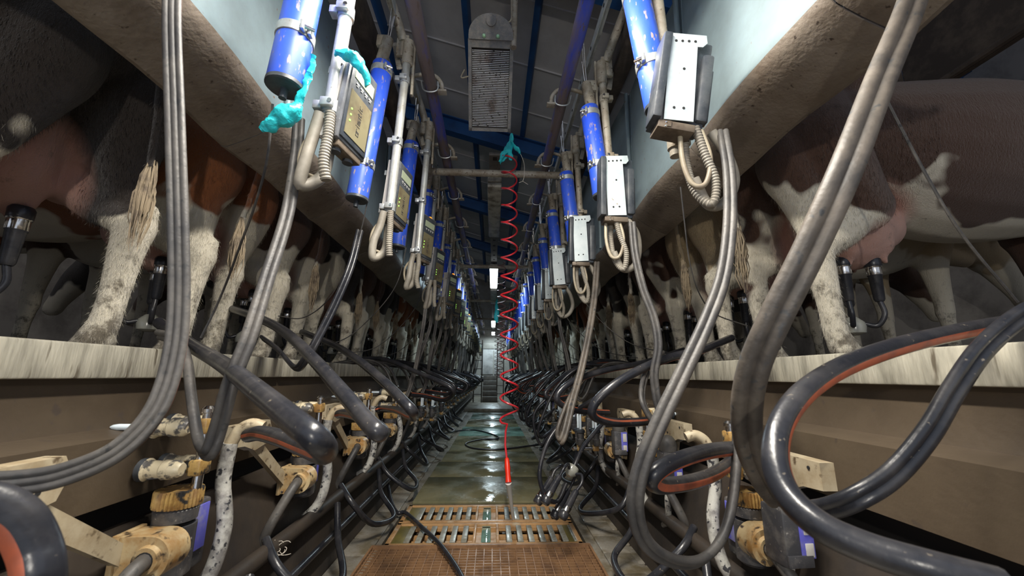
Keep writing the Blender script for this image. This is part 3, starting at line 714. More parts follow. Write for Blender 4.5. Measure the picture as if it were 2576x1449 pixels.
# ---- milk meter on the pit wall ------------------------------------------------------------------
def make_meter(sd):
    """origin at the shut-off valve; y along the pit"""
    o = empty('milk_meter', (0, 0, 0), 'x', 'milk meter')
    P = lambda x, y, z: V(sd * x, y, z)
    # tan shut-off valve: square back and round nose with a bore
    v = MB(); n = 14
    poly = [P(.06, -.05, -.05), P(.06, -.05, .05)] + [P(-.01 - .05 * math.sin(PI * i / n), -.05, .05 * math.cos(PI * i / n)) for i in range(n + 1)]
    v.extr(poly, (0, 0, 0), (0, .075, 0), 0); v.box(P(.068, -.012, 0), (.014, .09, .11), 0, bev=.003)
    v.lathe(P(-.012, -.062, 0), (0, 1, 0), [(0, .030), (.014, .034)], 0, 20)
    vv = v.build('shut_off_valve', ['tan_plastic'], o)
    h = MB(); h.lathe(P(-.012, -.0635, 0), (0, 1, 0), [(0, .021), (.003, .021)], 0, 18); h.build('bore', ['hole_black'], vv)
    s = MB(); s.lathe(P(.05, -.055, -.04), (0, -1, 0), [(0, .006), (.004, .004)], 0, 8); s.lathe(P(-.03, -.052, -.035), (0, -1, 0), [(0, .006), (.004, .004)], 0, 8); s.build('screw', ['chrome'], vv)
    # hose stub out of the bore
    t = MB(); t.tube(crom([P(-.012, -.06, 0), P(-.016, -.10, -.01), P(.0, -.14, -.06), P(.03, -.17, -.14), P(.07, -.16, -.24)], 7), .019, 0, 12); t.build('valve_hose', ['rubber_dusty'], o)
    # meter body
    b = MB(); b.lathe(P(.02, .07, .045), (0, 0, 1), [(0, .030), (.006, .050), (.035, .052), (.04, .046)], 0, 24); b.lathe(P(.02, .07, -.09), (0, 0, 1), [(0, .04), (.01, .052), (.13, .052)], 0, 24)
    b.box(P(.05, .14, -.01), (.10, .10, .18), 0, bev=.010); b.build('meter_body', ['dark_block'], o)
    g = MB(); N = 36; r0, r1 = .052, .057; base = 0; zz = (.088, .128)
    prof = []
    for z_, k_ in ((.086, .97), (.090, 1), (.126, 1), (.130, .97)):
        for i in range(N * 2):
            a = PI * i / N; rr = (r1 if (i // 1) % 2 else r0) * k_
            g.v.append(P(.02 + rr * math.cos(a), .07 + rr * math.sin(a), z_))
    for q in range(3):
        for i in range(N * 2): g.face((q * N * 2 + i, q * N * 2 + (i + 1) % (N * 2), (q + 1) * N * 2 + (i + 1) % (N * 2), (q + 1) * N * 2 + i))
    g.face(range(N * 2)); g.face([3 * N * 2 + i for i in range(N * 2)]); g.build('ribbed_nut', ['yellow_nut'], o, angle=20)
    l = MB(); l.box(P(-.006, .14, .01), (.006, .055, .12), 0, bev=.002); l.box(P(.04, .087, .0), (.05, .006, .12), 0, bev=.002); l.build('blue_label', ['blue_label'], o)
    # elbow at the top and the pale milk tube falling from it
    e = MB(); ex, ey, ez = -.01, .22, .27
    e.tube(crom([P(ex - .085, ey + .02, ez + .0), P(ex - .05, ey + .015, ez + .01), P(ex - .02, ey + .005, ez - .008), P(ex, ey, ez - .05)], 6), .019, 0, 14); e.build('elbow', ['cream_plate'], o)
    m = MB(); m.tube(crom([P(ex, ey, ez - .045), P(ex + .004, ey, ez - .16), P(ex - .03, ey - .02, ez - .28), P(ex - .02, ey - .04, ez - .40), P(ex + .03, ey - .05, ez - .47), P(ex + .10, ey - .03, ez - .50)], 7), .0215, 0, 14); m.build('milk_tube', ['milk_tube'], o)
    # mounting bracket on the wall
    w = MB(); sy = -.24 if sd < 0 else 0
    poly = [P(.035, -.24, .275), P(.035, -.02, .275), P(.035, .0, .24), P(.035, -.02, .19), P(.035, -.10, .175), P(.035, -.17, .20), P(.035, -.24, .205)]
    w.extr([p + V(0, sy, 0) for p in poly], (0, 0, 0), (sd * .04, 0, 0), 0)
    w.extr([P(.05, -.12 + sy, .20), P(.05, -.04 + sy, .20), P(.05, .03, -.02), P(.05, -.04, -.02)], (0, 0, 0), (sd * .02, 0, 0), 0)
    br = w.build('wall_bracket', ['cream_plate'], o)
    q = MB()
    for yy, z2 in ((-.20, .255), (-.06, .255), (-.06, .215)): q.lathe(P(.0348, yy + sy, z2), P(-1, 0, 0), [(0, .005), (.002, .005)], 0, 8)
    q.build('bracket_hole', ['hole_black'], br)
    return o
# ---- washing jetter: chrome pipe with four cups and their pins --------------------------------------
def make_jetter(sd, fold=True):
    """origin at the inner end of the pipe; the pipe runs towards -x (the pit), the pins point up"""
    o = empty('washing_jetter', (0, 0, 0), 'x', 'jetter')
    P = lambda x, y, z: V(sd * x, y, z)
    b = MB(); b.cyl(P(.0, 0, 0), P(-.20, 0, 0), .0135, 0, 16); b.lathe(P(-.20, 0, 0), P(-1, 0, 0), [(0, .0135), (.002, .018), (.012, .018), (.02, .010)], 0, 14); b.build('chrome_pipe', ['chrome'], o)
    for x in (-.055, -.165):
        c = MB(); c.box(P(x, 0, 0), (.042, .05, .034), 0, bev=.006); c.cyl(P(x, 0, .012), P(x, 0, .045), .016, 0, 12); c.build('saddle', ['yellow_nut'], o)
        for y in (-.036, .036):
            cup = MB(); cup.lathe(P(x, y, .02), (0, 0, 1), [(0, .016), (.012, .024), (.045, .026), (.05, .022), (.085, .025), (.09, .030), (.105, .030), (.112, .020)], 0, 18, mats=[0, 0, 0, 0, 0, 1, 1, 1])
            cu = cup.build('jetter_cup', ['cup_dirty' if fold else 'dark_block', 'box_black'], o)
            pin = MB(); pin.lathe(P(x, y, .125), (0, 0, 1), [(0, .0085), (.085, .0085), (.100, .006), (.107, .002)], 0, 12); pin.build('pin', ['pin_white'], cu)
    return o

def make_pulsator(sd):
    o = empty('pulsator', (0, 0, 0), 'x', 'pulsator')
    P = lambda x, y, z: V(sd * x, y, z)
    b = MB(); b.box((0, 0, 0), (.085, .085, .15), 0, bev=.008); b.box(P(-.005, -.046, -.055), (.075, .008, .03), 0, bev=.002); b.build('housing', ['dark_block'], o)
    d = MB(); d.lathe((0, 0, .075), (0, 0, 1), [(0, .042), (.03, .042), (.05, .036), (.066, .022), (.072, .004)], 0, 20); d.build('dome', ['rubber_dusty'], o)
    e = MB(); e.box(P(.022, -.0445, .01), (.040, .004, .118), 0, bev=.001); bl = e.build('blue_edging', ['blue_label'], o)
    e = MB(); e.box(P(.025, -.0475, .035), (.024, .003, .05), 0, bev=.001); e.build('pale_panel', ['box_white'], bl)
    e = MB(); e.box(P(.025, -.0475, -.028), (.024, .003, .034), 0, bev=.001); e.build('pale_panel', ['box_white'], bl)
    t = MB(); t.tube(crom([P(.0, 0, -.07), P(-.02, 0, -.14), P(.0, .05, -.24), P(.02, .16, -.30)], 6), .014, 0, 10); t.build('outlet_hose', ['milk_tube'], o)
    return o
proto = {}
def inst(kind, maker, args, loc, rot, label, group):
    key = (kind,) + tuple(args)
    if key not in proto:
        o = maker(*args); proto[key] = o; o.location = loc; o.rotation_euler = rot; o['label'] = label; o['group'] = group; return o
    return dup(proto[key], loc, rot, label, group)
rr = random.Random(3)
CYLLEN = .055
def far(k): return k > 9
for sd in (-1, 1):
    Sd = SIDE[sd]
    for k in range(-1, NST):
        y = (YS[sd][0] - PITCH) if k < 0 else YS[sd][k]
        if y > YEND - .5: continue
        wk = 'closest to the frame edge' if k < 0 else which(k)
        jz = rr.uniform(-.012, .012); jr = rr.uniform(-.03, .03)
        # blue cylinder and post
        if sd < 0:
            cx, cz = .615, H + 1.76
            inst('cyl', make_cylinder, (sd,), (sd * cx, y, cz + jz), (jr, rr.uniform(-.02, .02), rr.uniform(-.2, .2)), 'blue lifting cylinder in the left-hand row, %s' % wk, 'blue cylinders of the left row')
            inst('post', make_post, (sd,), (sd * (cx - (.095 if k < 3 else .03)), y + (.07 if k < 3 else .12), H + 1.78 + jz), (jr * .5, 0, 0), 'pale steel post beside a left-hand blue cylinder, %s' % wk, 'steel posts of the left row')
        else:
            inst('cyl', make_cylinder, (sd, .56), (sd * .535, y + .10, H + 1.66 + jz), (jr, rr.uniform(-.02, .02), rr.uniform(-.2, .2)), 'blue lifting cylinder in the right-hand row, %s' % wk, 'blue cylinders of the right row')
            inst('post', make_post, (sd,), (sd * .635, y + .10, H + 1.78 + jz), (jr * .5, 0, 0), 'dusty steel post in the right-hand row, %s' % wk, 'steel posts of the right row')
        inst('hook', make_hook, (sd,), (sd * .42, y + .28, H + 1.762), (0, 0, 0), 'hooked bracket gripping the %s blue rail, %s' % (Sd, wk), 'hooked brackets on the %s blue rail' % Sd)
        # control box with cables
        if sd < 0:
            key = k % 3
            loc = (-.495, y + .14, H + .93 + jz) if not 0 <= k < 4 else PY(*((885, 272, 1.25), (1002, 492, 2.06), (1068, 600, 2.84), (1098, 672, 3.60))[k]); rot = (R(-2), R(3), R(-12 if k < 2 else -26) + jr)
            orange = k in (1, 2, 4, 5, 8) or k < 1
            ob = inst('boxL', make_box_left, (sd, orange), loc, rot, 'grey control box with display on the left row, %s' % wk, 'control boxes of the left row')
            inst('loopL', make_loops, (sd, k % 3 if k < 6 else 3, k < 6), (-.55, y + .06, H + .80 + jz), (0, 0, jr * 6), 'looped hose and conduit under a left-hand post, %s' % wk, 'cable loops of the left row')
        else:
            tilt = {0: -12, 1: -2, 2: -2, 3: 2}.get(k, rr.uniform(-4, 3))
            loc = (.605, y + .0, H + .99 + jz) if k > 3 or k < 0 else PY(*((1712, 200, 1.15), (1547, 470, 1.92), (1460, 602, 2.68), (1404, 672, 3.45))[k])
            if k >= 0: inst('boxR', make_box_right, (sd,), loc, (R(2), R(-tilt * .9), R(rr.uniform(-6, 6))), 'black control box with bare steel back plate, %s of the right row' % wk, 'control boxes of the right row')
            if k >= 0: inst('loopR', make_loops, (sd, k % 3 if k < 6 else 3, k < 6), (loc[0] + (.045 if k == 0 else 0), loc[1] + .04, loc[2] - .19), (0, 0, jr * 6), 'looped conduits under a right-hand control box, %s' % wk, 'cable loops of the right row')
        # meter and jetter
        mx = .84; mz = H - (.445 if sd < 0 else .495); my = y + (.05 if sd < 0 else .14)
        if k >= 0:
            inst('meter', make_meter, (sd,), (sd * mx, my, mz + jz), (0, 0, sd * jr), 'tan and black milk meter on the %s pit wall, %s' % (Sd, wk), 'milk meters on the %s wall' % Sd)
        elif sd < 0:
            pass
        fold = (sd < 0 and k < 4) or (sd > 0 and k < 2)
        if sd > 0 and k >= 0:
            inst('puls', make_pulsator, (sd,), (.845, y + .02, H - .43 + jz), (0, 0, rr.uniform(-.08, .08)), 'dark pulsator box with blue edging on the right wall, %s' % wk, 'pulsator boxes on the right wall')
        if k >= 0:
            if fold:
                inst('jet', make_jetter, (sd,), (sd * (mx - .02), my + .07, mz + .13 + jz), (0, -sd * -PI / 2, 0) if False else (0, sd * PI / 2, 0), 'washing jetter folded up against the %s wall, %s' % (Sd, wk), 'folded washing jetters on the %s' % Sd)
            else:
                inst('jet', make_jetter, (sd, False), (sd * (mx - .06), my + .05, mz + jz), (0, 0, jr), 'washing jetter with white pins upright on the %s, %s' % (Sd, wk), 'lowered washing jetters on the %s' % Sd)

# ================================================================== COWS
def blob(mb, path, radii, n=14, sm=5, sq=1.0):
    """limb or trunk volume: swept circles with rounded ends; sq flattens it sideways"""
    P = [Vector(p) for p in path]
    pts = crom([(*p, ) for p in P], sm)
    rr_ = crom([(r, 0, 0) for r in radii], sm); rad = [max(.004, v.x) for v in rr_]
    # rounded caps
    t0 = (pts[1] - pts[0]).normalized(); t1 = (pts[-1] - pts[-2]).normalized()
    a = [(pts[0] - t0 * rad[0] * math.sin(q), rad[0] * math.cos(q)) for q in (1.45, 1.1, .7, .35)]
    b = [(pts[-1] + t1 * rad[-1] * math.sin(q), rad[-1] * math.cos(q)) for q in (.35, .7, 1.1, 1.45)]
    path2 = [p for p, _ in a] + pts + [p for p, _ in b]; rd = [r for _, r in a] + rad + [r for _, r in b]
    mb.sweep(path2, [(x * sq, y) for x, y in circ(n)], 0, rad=rd, ref=Vector((0, 0, 1)))
def cow_mesh(name, pose, vox=.017):
    """head towards +x, rump at x = 0, hooves on z = 0"""
    mb = MB(); (hl, hr, sway) = pose
    # trunk
    blob(mb, [(.24, 0, 1.12), (.55, 0, 1.06), (.95, 0, 1.00), (1.35, 0, 1.00), (1.62, 0, 1.04)], [.245, .31, .375, .345, .26], 20)
    blob(mb, [(.10, 0, 1.33), (.5, 0, 1.34), (1.1, 0, 1.30), (1.6, 0, 1.30)], [.07, .10, .10, .11], 12)
    # hips, pins and thurls
    for s in (-1, 1):
        blob(mb, [(.42, s * .21, 1.29), (.20, s * .13, 1.27), (.05, s * .085, 1.22)], [.065, .085, .06], 10)
    # quarters and hind legs
    for s, (dx, dy) in ((1, hl), (-1, hr)):
        blob(mb, [(.24, s * .13, 1.16), (.22, s * .165, .98), (.27, s * (.195), .80), (.34, s * .205, .68)], [.15, .175, .145, .105], 14)
        blob(mb, [(.16, s * .12, 1.12), (.10, s * .145, .92), (.13, s * .17, .76), (.13 + dx * .5, s * (.18 + dy * .5), .62)], [.11, .125, .100, .072], 12)
        hx = .075 + dx; hy = s * (.185 + dy)
        blob(mb, [(.33, s * .20, .70), (.24 + dx * .5, s * (.195 + dy * .5), .60), (hx + .045, hy, .53), (hx + .03, hy, .47)], [.095, .082, .070, .058], 12)
        blob(mb, [(hx - .01, hy, .555), (hx + .01, hy, .50)], [.036, .044], 8)
        blob(mb, [(hx + .02, hy, .50), (hx + .035, hy, .42), (hx + .045, hy + s * .002, .28), (hx + .055, hy, .16), (hx + .075, hy, .105)], [.062, .054, .044, .044, .052], 12)
        blob(mb, [(hx + .075, hy, .11), (hx + .11, hy, .055), (hx + .12, hy, .035)], [.044, .050, .054], 12)
        blob(mb, [(hx + .045, hy + s * .03, .095), (hx + .04, hy + s * .032, .085)], [.017, .015], 6)
    # shoulders and front legs
    for s in (-1, 1):
        blob(mb, [(1.58, s * .15, 1.12), (1.52, s * .19, .88), (1.50, s * .19, .70)], [.15, .125, .085], 12)
        blob(mb, [(1.50, s * .19, .72), (1.52, s * .185, .56), (1.53, s * .185, .44), (1.525, s * .185, .38)], [.080, .058, .047, .048], 12)
        blob(mb, [(1.525, s * .185, .40), (1.535, s * .185, .26), (1.54, s * .185, .15), (1.56, s * .185, .09)], [.045, .034, .036, .043], 12)
        blob(mb, [(1.56, s * .185, .09), (1.60, s * .185, .035)], [.042, .052], 10)
    # neck lowered to the feed, head
    blob(mb, [(1.60, 0, 1.12), (1.85, 0, 1.05), (2.08, .02, .90), (2.20, .02, .80)], [.23, .165, .125, .11], 14)
    blob(mb, [(1.66, 0, .92), (1.80, 0, .82), (2.0, .01, .78)], [.12, .07, .05], 10)
    blob(mb, [(2.16, .02, .86), (2.27, .02, .74), (2.37, .02, .58), (2.41, .02, .50)], [.115, .100, .070, .064], 12)
    for s in (-1, 1): blob(mb, [(2.12, .02 + s * .09, .90), (2.08, .02 + s * .17, .92), (2.07, .02 + s * .24, .90)], [.025, .035, .014], 8)
    # udder with four teats
    blob(mb, [(.30, 0, .80), (.36, 0, .68), (.44, 0, .62), (.58, 0, .66)], [.10, .150, .155, .10], 16)
    for s in (-1, 1):
        blob(mb, [(.34, s * .07, .60), (.35, s * .08, .545)], [.085, .055], 12); blob(mb, [(.35, s * .08, .53), (.35, s * .082, .465)], [.015, .013], 8)
        blob(mb, [(.50, s * .07, .60), (.51, s * .08, .56)], [.075, .045], 12); blob(mb, [(.51, s * .08, .54), (.51, s * .082, .48)], [.015, .013], 8)
    # tail
    blob(mb, [(.06, 0, 1.37), (-.03, sway * .1, 1.28), (-.055, sway * .3, 1.10), (-.05, sway * .7, .85), (-.04, sway, .66)], [.040, .030, .023, .018, .016], 8)
    tmp = bpy.data.objects.new('tmp', mb.mesh('tmp', ['cow_coat'])); COL.objects.link(tmp)
    m1 = tmp.modifiers.new('r', 'REMESH'); m1.mode = 'VOXEL'; m1.voxel_size = vox; m1.use_smooth_shade = True
    m2 = tmp.modifiers.new('s', 'SMOOTH'); m2.iterations = 4; m2.factor = .5
    dg = bpy.context.evaluated_depsgraph_get(); me = bpy.data.meshes.new_from_object(tmp.evaluated_get(dg), depsgraph=dg); me.name = name
    old = tmp.data; bpy.data.objects.remove(tmp); bpy.data.meshes.remove(old)
    me.polygons.foreach_set('use_smooth', [True] * len(me.polygons))
    if not len(me.materials): me.materials.append(M['cow_coat'])
    return me
def tail_switch(sway, seed):
    rnd = random.Random(seed); mb = MB()
    for i in range(110):
        a = rnd.uniform(0, 2 * PI); r_ = rnd.uniform(0, .014); x, y = -.04 + r_ * math.cos(a), sway + r_ * math.sin(a)
        z0 = .70 - rnd.uniform(0, .10); L_ = rnd.uniform(.12, .24); q = rnd.uniform(.6, 1.6)
        dx = math.cos(a) * .010 * q; dy = math.sin(a) * .010 * q; wv = rnd.uniform(-.012, .012)
        mb.sweep([V(x, y, z0), V(x + dx, y + dy + wv, z0 - L_ * .35), V(x + dx * .9 + wv, y + dy, z0 - L_ * .7), V(x + dx * .3, y + dy * .3, z0 - L_)], circ(4, 1), 0, rad=[.003, .0034, .0026, .0008])
    return mb.mesh('tail_switch', ['tail_hair'])
poses = [((0, .02), (.03, .0), .05), ((.10, .0), (-.02, .03), -.09), ((-.01, -.03), (.09, .01), .12)]
cow_me = [cow_mesh('cow', p, .015) for p in poses]
tail_me = [tail_switch(p[2], 20 + i) for i, p in enumerate(poses)]
# short coarse hair standing off the shanks and quarters of the nearest cows
def coat_hair(me, seed, n):
    rnd = random.Random(seed); mb = MB(); vs = me.vertices; polys = [p for p in me.polygons if p.center.x < .62 and p.center.z < 1.1 and (Vector(p.center) - V(.42, 0, .62)).length > .24]
    for i in range(n):
        p = rnd.choice(polys); c = Vector(p.center); nn = Vector(p.normal)
        c += Vector((rnd.uniform(-1, 1), rnd.uniform(-1, 1), rnd.uniform(-1, 1))) * .007
        dn = Vector((rnd.uniform(-.4, .4), rnd.uniform(-.4, .4), -1)); dn = (dn - nn * dn.dot(nn) * .9)
        L_ = rnd.uniform(.010, .020)
        tip = c + nn * L_ * .42 + dn.normalized() * L_; side = nn.cross(dn).normalized() * .0009
        b = len(mb.v); mb.v += [c - side - nn * .002, c + side - nn * .002, tip]; mb.f.append((b, b + 1, b + 2)); mb.m.append(0)
    m_ = mb.mesh('hair', ['cow_coat'], smooth=False); return m_
hair_me = [coat_hair(m, 5 + i, 26000) for i, m in enumerate(cow_me)]
BLACK = (.030, .022, .018); BROWN = (.26, .085, .025); DARKB = (.075, .035, .02); CREAM = (.42, .32, .19)
cowsL = [BLACK, BROWN, DARKB, BLACK, DARKB, BLACK, BROWN]
cowsR = [DARKB, CREAM, DARKB, BLACK, DARKB, BROWN, BLACK]
names_c = {BLACK: 'black and white', BROWN: 'chestnut and white', DARKB: 'dark brown and white', CREAM: 'cream coloured'}
PLAT = H + .01
rc = random.Random(11)
for sd in (-1, 1):
    cols = cowsL if sd < 0 else cowsR
    for k in range(-1, NST):
        y = YS[sd][0] + PITCH * k + (.17 if sd < 0 else .62)
        if y > YEND - .6 or (k < 0 and sd > 0): continue
        c = cols[k] if 0 <= k < 7 else rc.choice([BLACK, BLACK, DARKB, BROWN])
        pi_ = (k + (1 if sd < 0 else 0)) % 3
        o = bpy.data.objects.new('cow', cow_me[pi_]); COL.objects.link(o)
        o.location = (sd * (1.27 + rc.uniform(-.01, .05)), y, PLAT); o.rotation_euler = (0, 0, (PI if sd < 0 else 0) + rc.uniform(-.05, .05))
        if k < 0: o.rotation_euler.z = (PI if sd < 0 else 0)
        o.scale = (1.08, 1.06, 1.08); sdv = ((k + 2) * .137 + (.5 if sd > 0 else 0)) % 1.0 if (k > 0 or sd > 0) else .66; o.color = (*c, sdv)
        lab = '%s cow standing rump-first at the %s kerb, %s' % (names_c[c], SIDE[sd], 'half cut by the frame' if k < 0 else which(k))
        tag(o, lab, 'cow', 'cows along the %s kerb' % SIDE[sd])
        t = bpy.data.objects.new('tail_switch', tail_me[pi_]); COL.objects.link(t); t.parent = o
        if k < 4:
            h = bpy.data.objects.new('hair', hair_me[pi_]); COL.objects.link(h); h.parent = o; h.color = (*c, sdv); h['kind'] = 'stuff'

# ---- milking clusters on the udders ----------------------------------------------------------------
def make_cluster():
    """origin under the udder, z = 0 at the claw"""
    o = empty('milking_cluster', (0, 0, 0), 'x', 'milking cluster')
    c = MB(); c.lathe((0, 0, -.05), (0, 0, 1), [(0, .02), (.01, .045), (.04, .05), (.06, .045), (.085, .02)], 0, 20); c.build('claw', ['claw_clear'], o)
    for x in (-.075, .075):
        for y in (-.08, .08):
            k = MB(); k.lathe((x, y, .10), (0, 0, 1), [(0, .016), (.01, .021), (.12, .026), (.125, .029), (.16, .029), (.165, .033), (.20, .034), (.21, .028)], 0, 18, mats=[0, 0, 0, 1, 1, 0, 0])
            t = k.build('teat_cup', ['rubber', 'chrome'], o)
            s = MB(); s.tube(crom([V(x, y, .105), V(x * 1.05, y * 1.1, .04), V(x * .8, y * .8, -.01), V(x * .4, y * .4, .0)], 6), .011, 0, 10); s.build('short_tube', ['rubber'], t)
    return o
cl = None
for sd in (-1, 1):
    for k in range(-1, 9):
        if k < 0 and sd > 0: continue
        y = YS[sd][0] + PITCH * k + (.17 if sd < 0 else .62)
        loc = (sd * (1.27 + .45), y, PLAT + .24)
        lab = 'black milking cluster on the udder of a %s-hand cow, %s' % (SIDE[sd], 'closest to the frame edge' if k < 0 else which(k))
        if cl is None: cl = make_cluster(); cl.location = loc; cl['label'] = lab; cl['group'] = 'milking clusters on the %s' % SIDE[sd]
        else: dup(cl, loc, (0, 0, 0), lab, 'milking clusters on the %s' % SIDE[sd])

# ================================================================== HOSES
rh = random.Random(21)
def K(px, py, y): return PY(px, py, y)
# --- left, near ones laid along their own course
mkhose('pulse_hose', [K(436, -60, .80), K(432, 60, .80), K(440, 300, .80), K(448, 560, .80), K(450, 760, .80), K(436, 900, .79), K(392, 1030, .77), K(300, 1130, .75), K(170, 1190, .73), K(40, 1215, .71), K(-120, 1222, .68)],
       .0088, 3, ['rubber_dusty', 'stripe_red'], 'wide grey ribbed hose hanging down the left of the frame and curving off', 'hose', stripe={9, 10}, m_=0) if False else None
def V3(*a): return a
def hose(name, path, r, L, mats, label, group=None, stripe=None, ref=None, cat='hose', n=14): return mkhose(name, path, r, L, mats, label, cat, group, n, 8, ref, stripe)
hose('pulse_hose', [K(436, -80, .80), K(432, 60, .80), K(440, 300, .80), K(448, 560, .80), K(450, 760, .80), K(436, 900, .79), K(392, 1030, .77), K(300, 1130, .75), K(170, 1190, .73), K(40, 1215, .71), K(-140, 1222, .68)],
     .0070, 3, ['rubber_dusty', 'stripe_red'], 'wide grey ribbed hose hanging down the left of the frame and curving off', stripe={22, 23, 24}, ref=V(-.3, 1, 0))
hose('pulse_hose', [K(752, 300, 1.24), K(744, 405, 1.22), K(722, 540, 1.16), K(672, 700, 1.08), K(625, 850, 1.02), K(582, 960, 1.00), K(548, 1080, 1.0), K(524, 1140, 1.0), K(500, 1110, 1.03), K(482, 1000, 1.10), K(470, 900, 1.2), K(452, 858, 1.30), K(400, 842, 1.42)],
     .0105, 2, ['rubber_dusty'], 'twin grey hose from the nearest left post looping below the kerb', ref=V(-.3, 1, 0))
hose('pulse_hose', [K(905, 580, 1.98), K(882, 670, 1.9), K(845, 760, 1.85), K(800, 850, 1.8), K(768, 905, 1.8), K(742, 925, 1.86), K(700, 880, 2.0), K(660, 850, 2.2)],
     .0100, 2, ['rubber'], 'twin black hose slanting from the second left post to the kerb', ref=V(-.3, 1, 0))
hose('milk_hose', [K(400, 812, 1.62), K(480, 868, 1.36), K(560, 915, 1.1), K(650, 985, .86), K(740, 1060, .70), K(790, 1100, .66), K(816, 1128, .70), K(812, 1140, .80), K(770, 1126, .94), K(710, 1103, 1.06), K(655, 1090, 1.20), K(625, 1095, 1.29)],
     .0205, 1, ['rubber', 'stripe_red'], 'thick black milk hose crossing the left foreground from kerb to nearest meter', stripe={3})
hose('milk_hose', [K(560, 770, 2.4), K(650, 800, 2.02), K(720, 838, 1.72), K(790, 905, 1.4), K(860, 985, 1.15), K(925, 1062, 1.0), K(955, 1090, .98), K(948, 1075, 1.2), K(905, 1048, 1.6), K(868, 1040, 1.95), K(852, 1042, 2.06)],
     .0205, 1, ['rubber', 'stripe_red'], 'thick black milk hose from kerb to the second left meter', stripe={3})
hose('milk_hose', [K(760, 835, 3.0), K(840, 868, 2.6), K(900, 905, 2.2), K(960, 955, 1.85), K(1015, 1010, 1.62), K(1040, 1038, 1.62), K(1036, 1048, 1.9), K(1000, 1032, 2.4), K(965, 1027, 2.78), K(950, 1030, 2.84)],
     .0205, 1, ['rubber', 'stripe_red'], 'thick black milk hose from kerb to the third left meter', stripe={3})
# corner arc bottom left
hose('milk_hose', [K(-190, 1300, .42), K(-60, 1262, .45), K(40, 1300, .47), K(88, 1380, .48), K(100, 1460, .48), K(90, 1560, .5)], .0200, 1, ['rubber', 'stripe_red'], 'blurred black hose with an orange stripe bending in the bottom left corner', stripe={1, 2})
# --- right, near ones
hose('pulse_hose', [K(2330, -120, .66), K(2285, 30, .66), K(2215, 200, .65), K(2130, 420, .63), K(2040, 620, .66), K(1950, 800, .70), K(1898, 920, .74), K(1878, 1030, .78), K(1888, 1130, .84), K(1925, 1215, .92), K(1960, 1262, 1.0)],
     .0150, 2, ['rubber_warm', 'stripe_red'], 'broad twin dusty hose sweeping down across the right foreground', ref=V(.3, 1, 0), stripe={9, 10})
hose('pulse_hose', [K(1818, 330, 1.18), K(1834, 430, 1.12), K(1836, 560, 1.08), K(1820, 690, 1.04), K(1782, 800, 1.0), K(1722, 930, .97), K(1660, 1060, .95), K(1612, 1180, .95), K(1598, 1280, .96), K(1625, 1365, .98), K(1690, 1410, 1.0), K(1765, 1408, 1.03), K(1822, 1340, 1.06), K(1848, 1220, 1.10), K(1855, 1080, 1.15), K(1860, 960, 1.22), K(1872, 900, 1.32), K(1905, 878, 1.5), K(1960, 870, 1.7)],
     .0105, 2, ['rubber_dusty'], 'long twin grey hose looping low under the nearest right control box', ref=V(.3, 1, 0))
hose('pulse_hose', [K(1590, 560, 1.92), K(1598, 640, 1.88), K(1618, 726, 1.85), K(1645, 800, 1.82), K(1656, 870, 1.80), K(1646, 940, 1.8), K(1652, 1000, 1.8), K(1660, 1040, 1.8), K(1640, 1055, 1.78), K(1615, 1000, 1.8), K(1630, 930, 1.95), K(1670, 890, 2.2)],
     .0105, 2, ['rubber_dusty'], 'twin dusty hose under the second right control box', ref=V(.3, 1, 0))
hose('pulse_hose', [K(1502, 660, 2.68), K(1496, 740, 2.6), K(1483, 830, 2.5), K(1462, 930, 2.4), K(1440, 1010, 2.36), K(1422, 1085, 2.3), K(1410, 1110, 2.3), K(1405, 1080, 2.4), K(1440, 990, 2.5), K(1475, 945, 2.8), K(1500, 930, 3.1)],
     .0120, 2, ['rubber_warm'], 'twin dusty hose under the third right control box', ref=V(.3, 1, 0))
hose('milk_hose', [K(2720, 790, .95), K(2576, 806, .88), K(2420, 833, .82), K(2270, 868, .76), K(2130, 918, .70), K(2030, 980, .66), K(1968, 1060, .63), K(1950, 1150, .60), K(1978, 1240, .57), K(2060, 1320, .53), K(2180, 1378, .50), K(2330, 1425, .47), K(2520, 1475, .45)],
     .0180, 1, ['rubber', 'stripe_red'], 'thick black milk hose bulging into the right foreground', stripe={5, 6})
hose('pulse_hose', [K(2640, 760, .74), K(2560, 800, .74), K(2470, 880, .73), K(2400, 980, .72), K(2335, 1090, .71), K(2250, 1190, .71), K(2160, 1250, .72), K(2080, 1280, .76), K(2000, 1285, .84)],
     .0105, 2, ['rubber', 'stripe_red'], 'twin black hose with red stripe curving at the right edge of the frame', ref=V(.3, 1, 0), stripe={12, 13})
hose('milk_hose', [K(1925, 1135, 1.28), K(1860, 1128, 1.18), K(1780, 1136, 1.08), K(1700, 1160, 1.0), K(1652, 1188, .97), K(1640, 1212, .98), K(1670, 1222, 1.02), K(1740, 1212, 1.12), K(1800, 1190, 1.25), K(1850, 1155, 1.4)],
     .0195, 1, ['rubber', 'stripe_red'], 'striped black hose bent back on itself at the nearest right meter', stripe={4, 5})
hose('milk_hose', [K(1840, 850, 2.3), K(1760, 882, 2.05), K(1690, 898, 1.95), K(1620, 925, 1.88), K(1550, 965, 1.84), K(1500, 1010, 1.84), K(1492, 1045, 1.86), K(1540, 1062, 1.92), K(1600, 1062, 1.97), K(1640, 1058, 2.02)],
     .0205, 1, ['rubber', 'stripe_red'], 'black striped milk hose looping out to the second right meter', stripe={4})
hose('milk_hose', [K(1720, 880, 3.0), K(1620, 912, 2.8), K(1530, 930, 2.6), K(1450, 955, 2.48), K(1408, 985, 2.44), K(1404, 1010, 2.44), K(1440, 1030, 2.5), K(1490, 1036, 2.62), K(1530, 1038, 2.72)],
     .0195, 1, ['rubber', 'stripe_red'], 'black striped milk hose looping out to the third right meter', stripe={4})
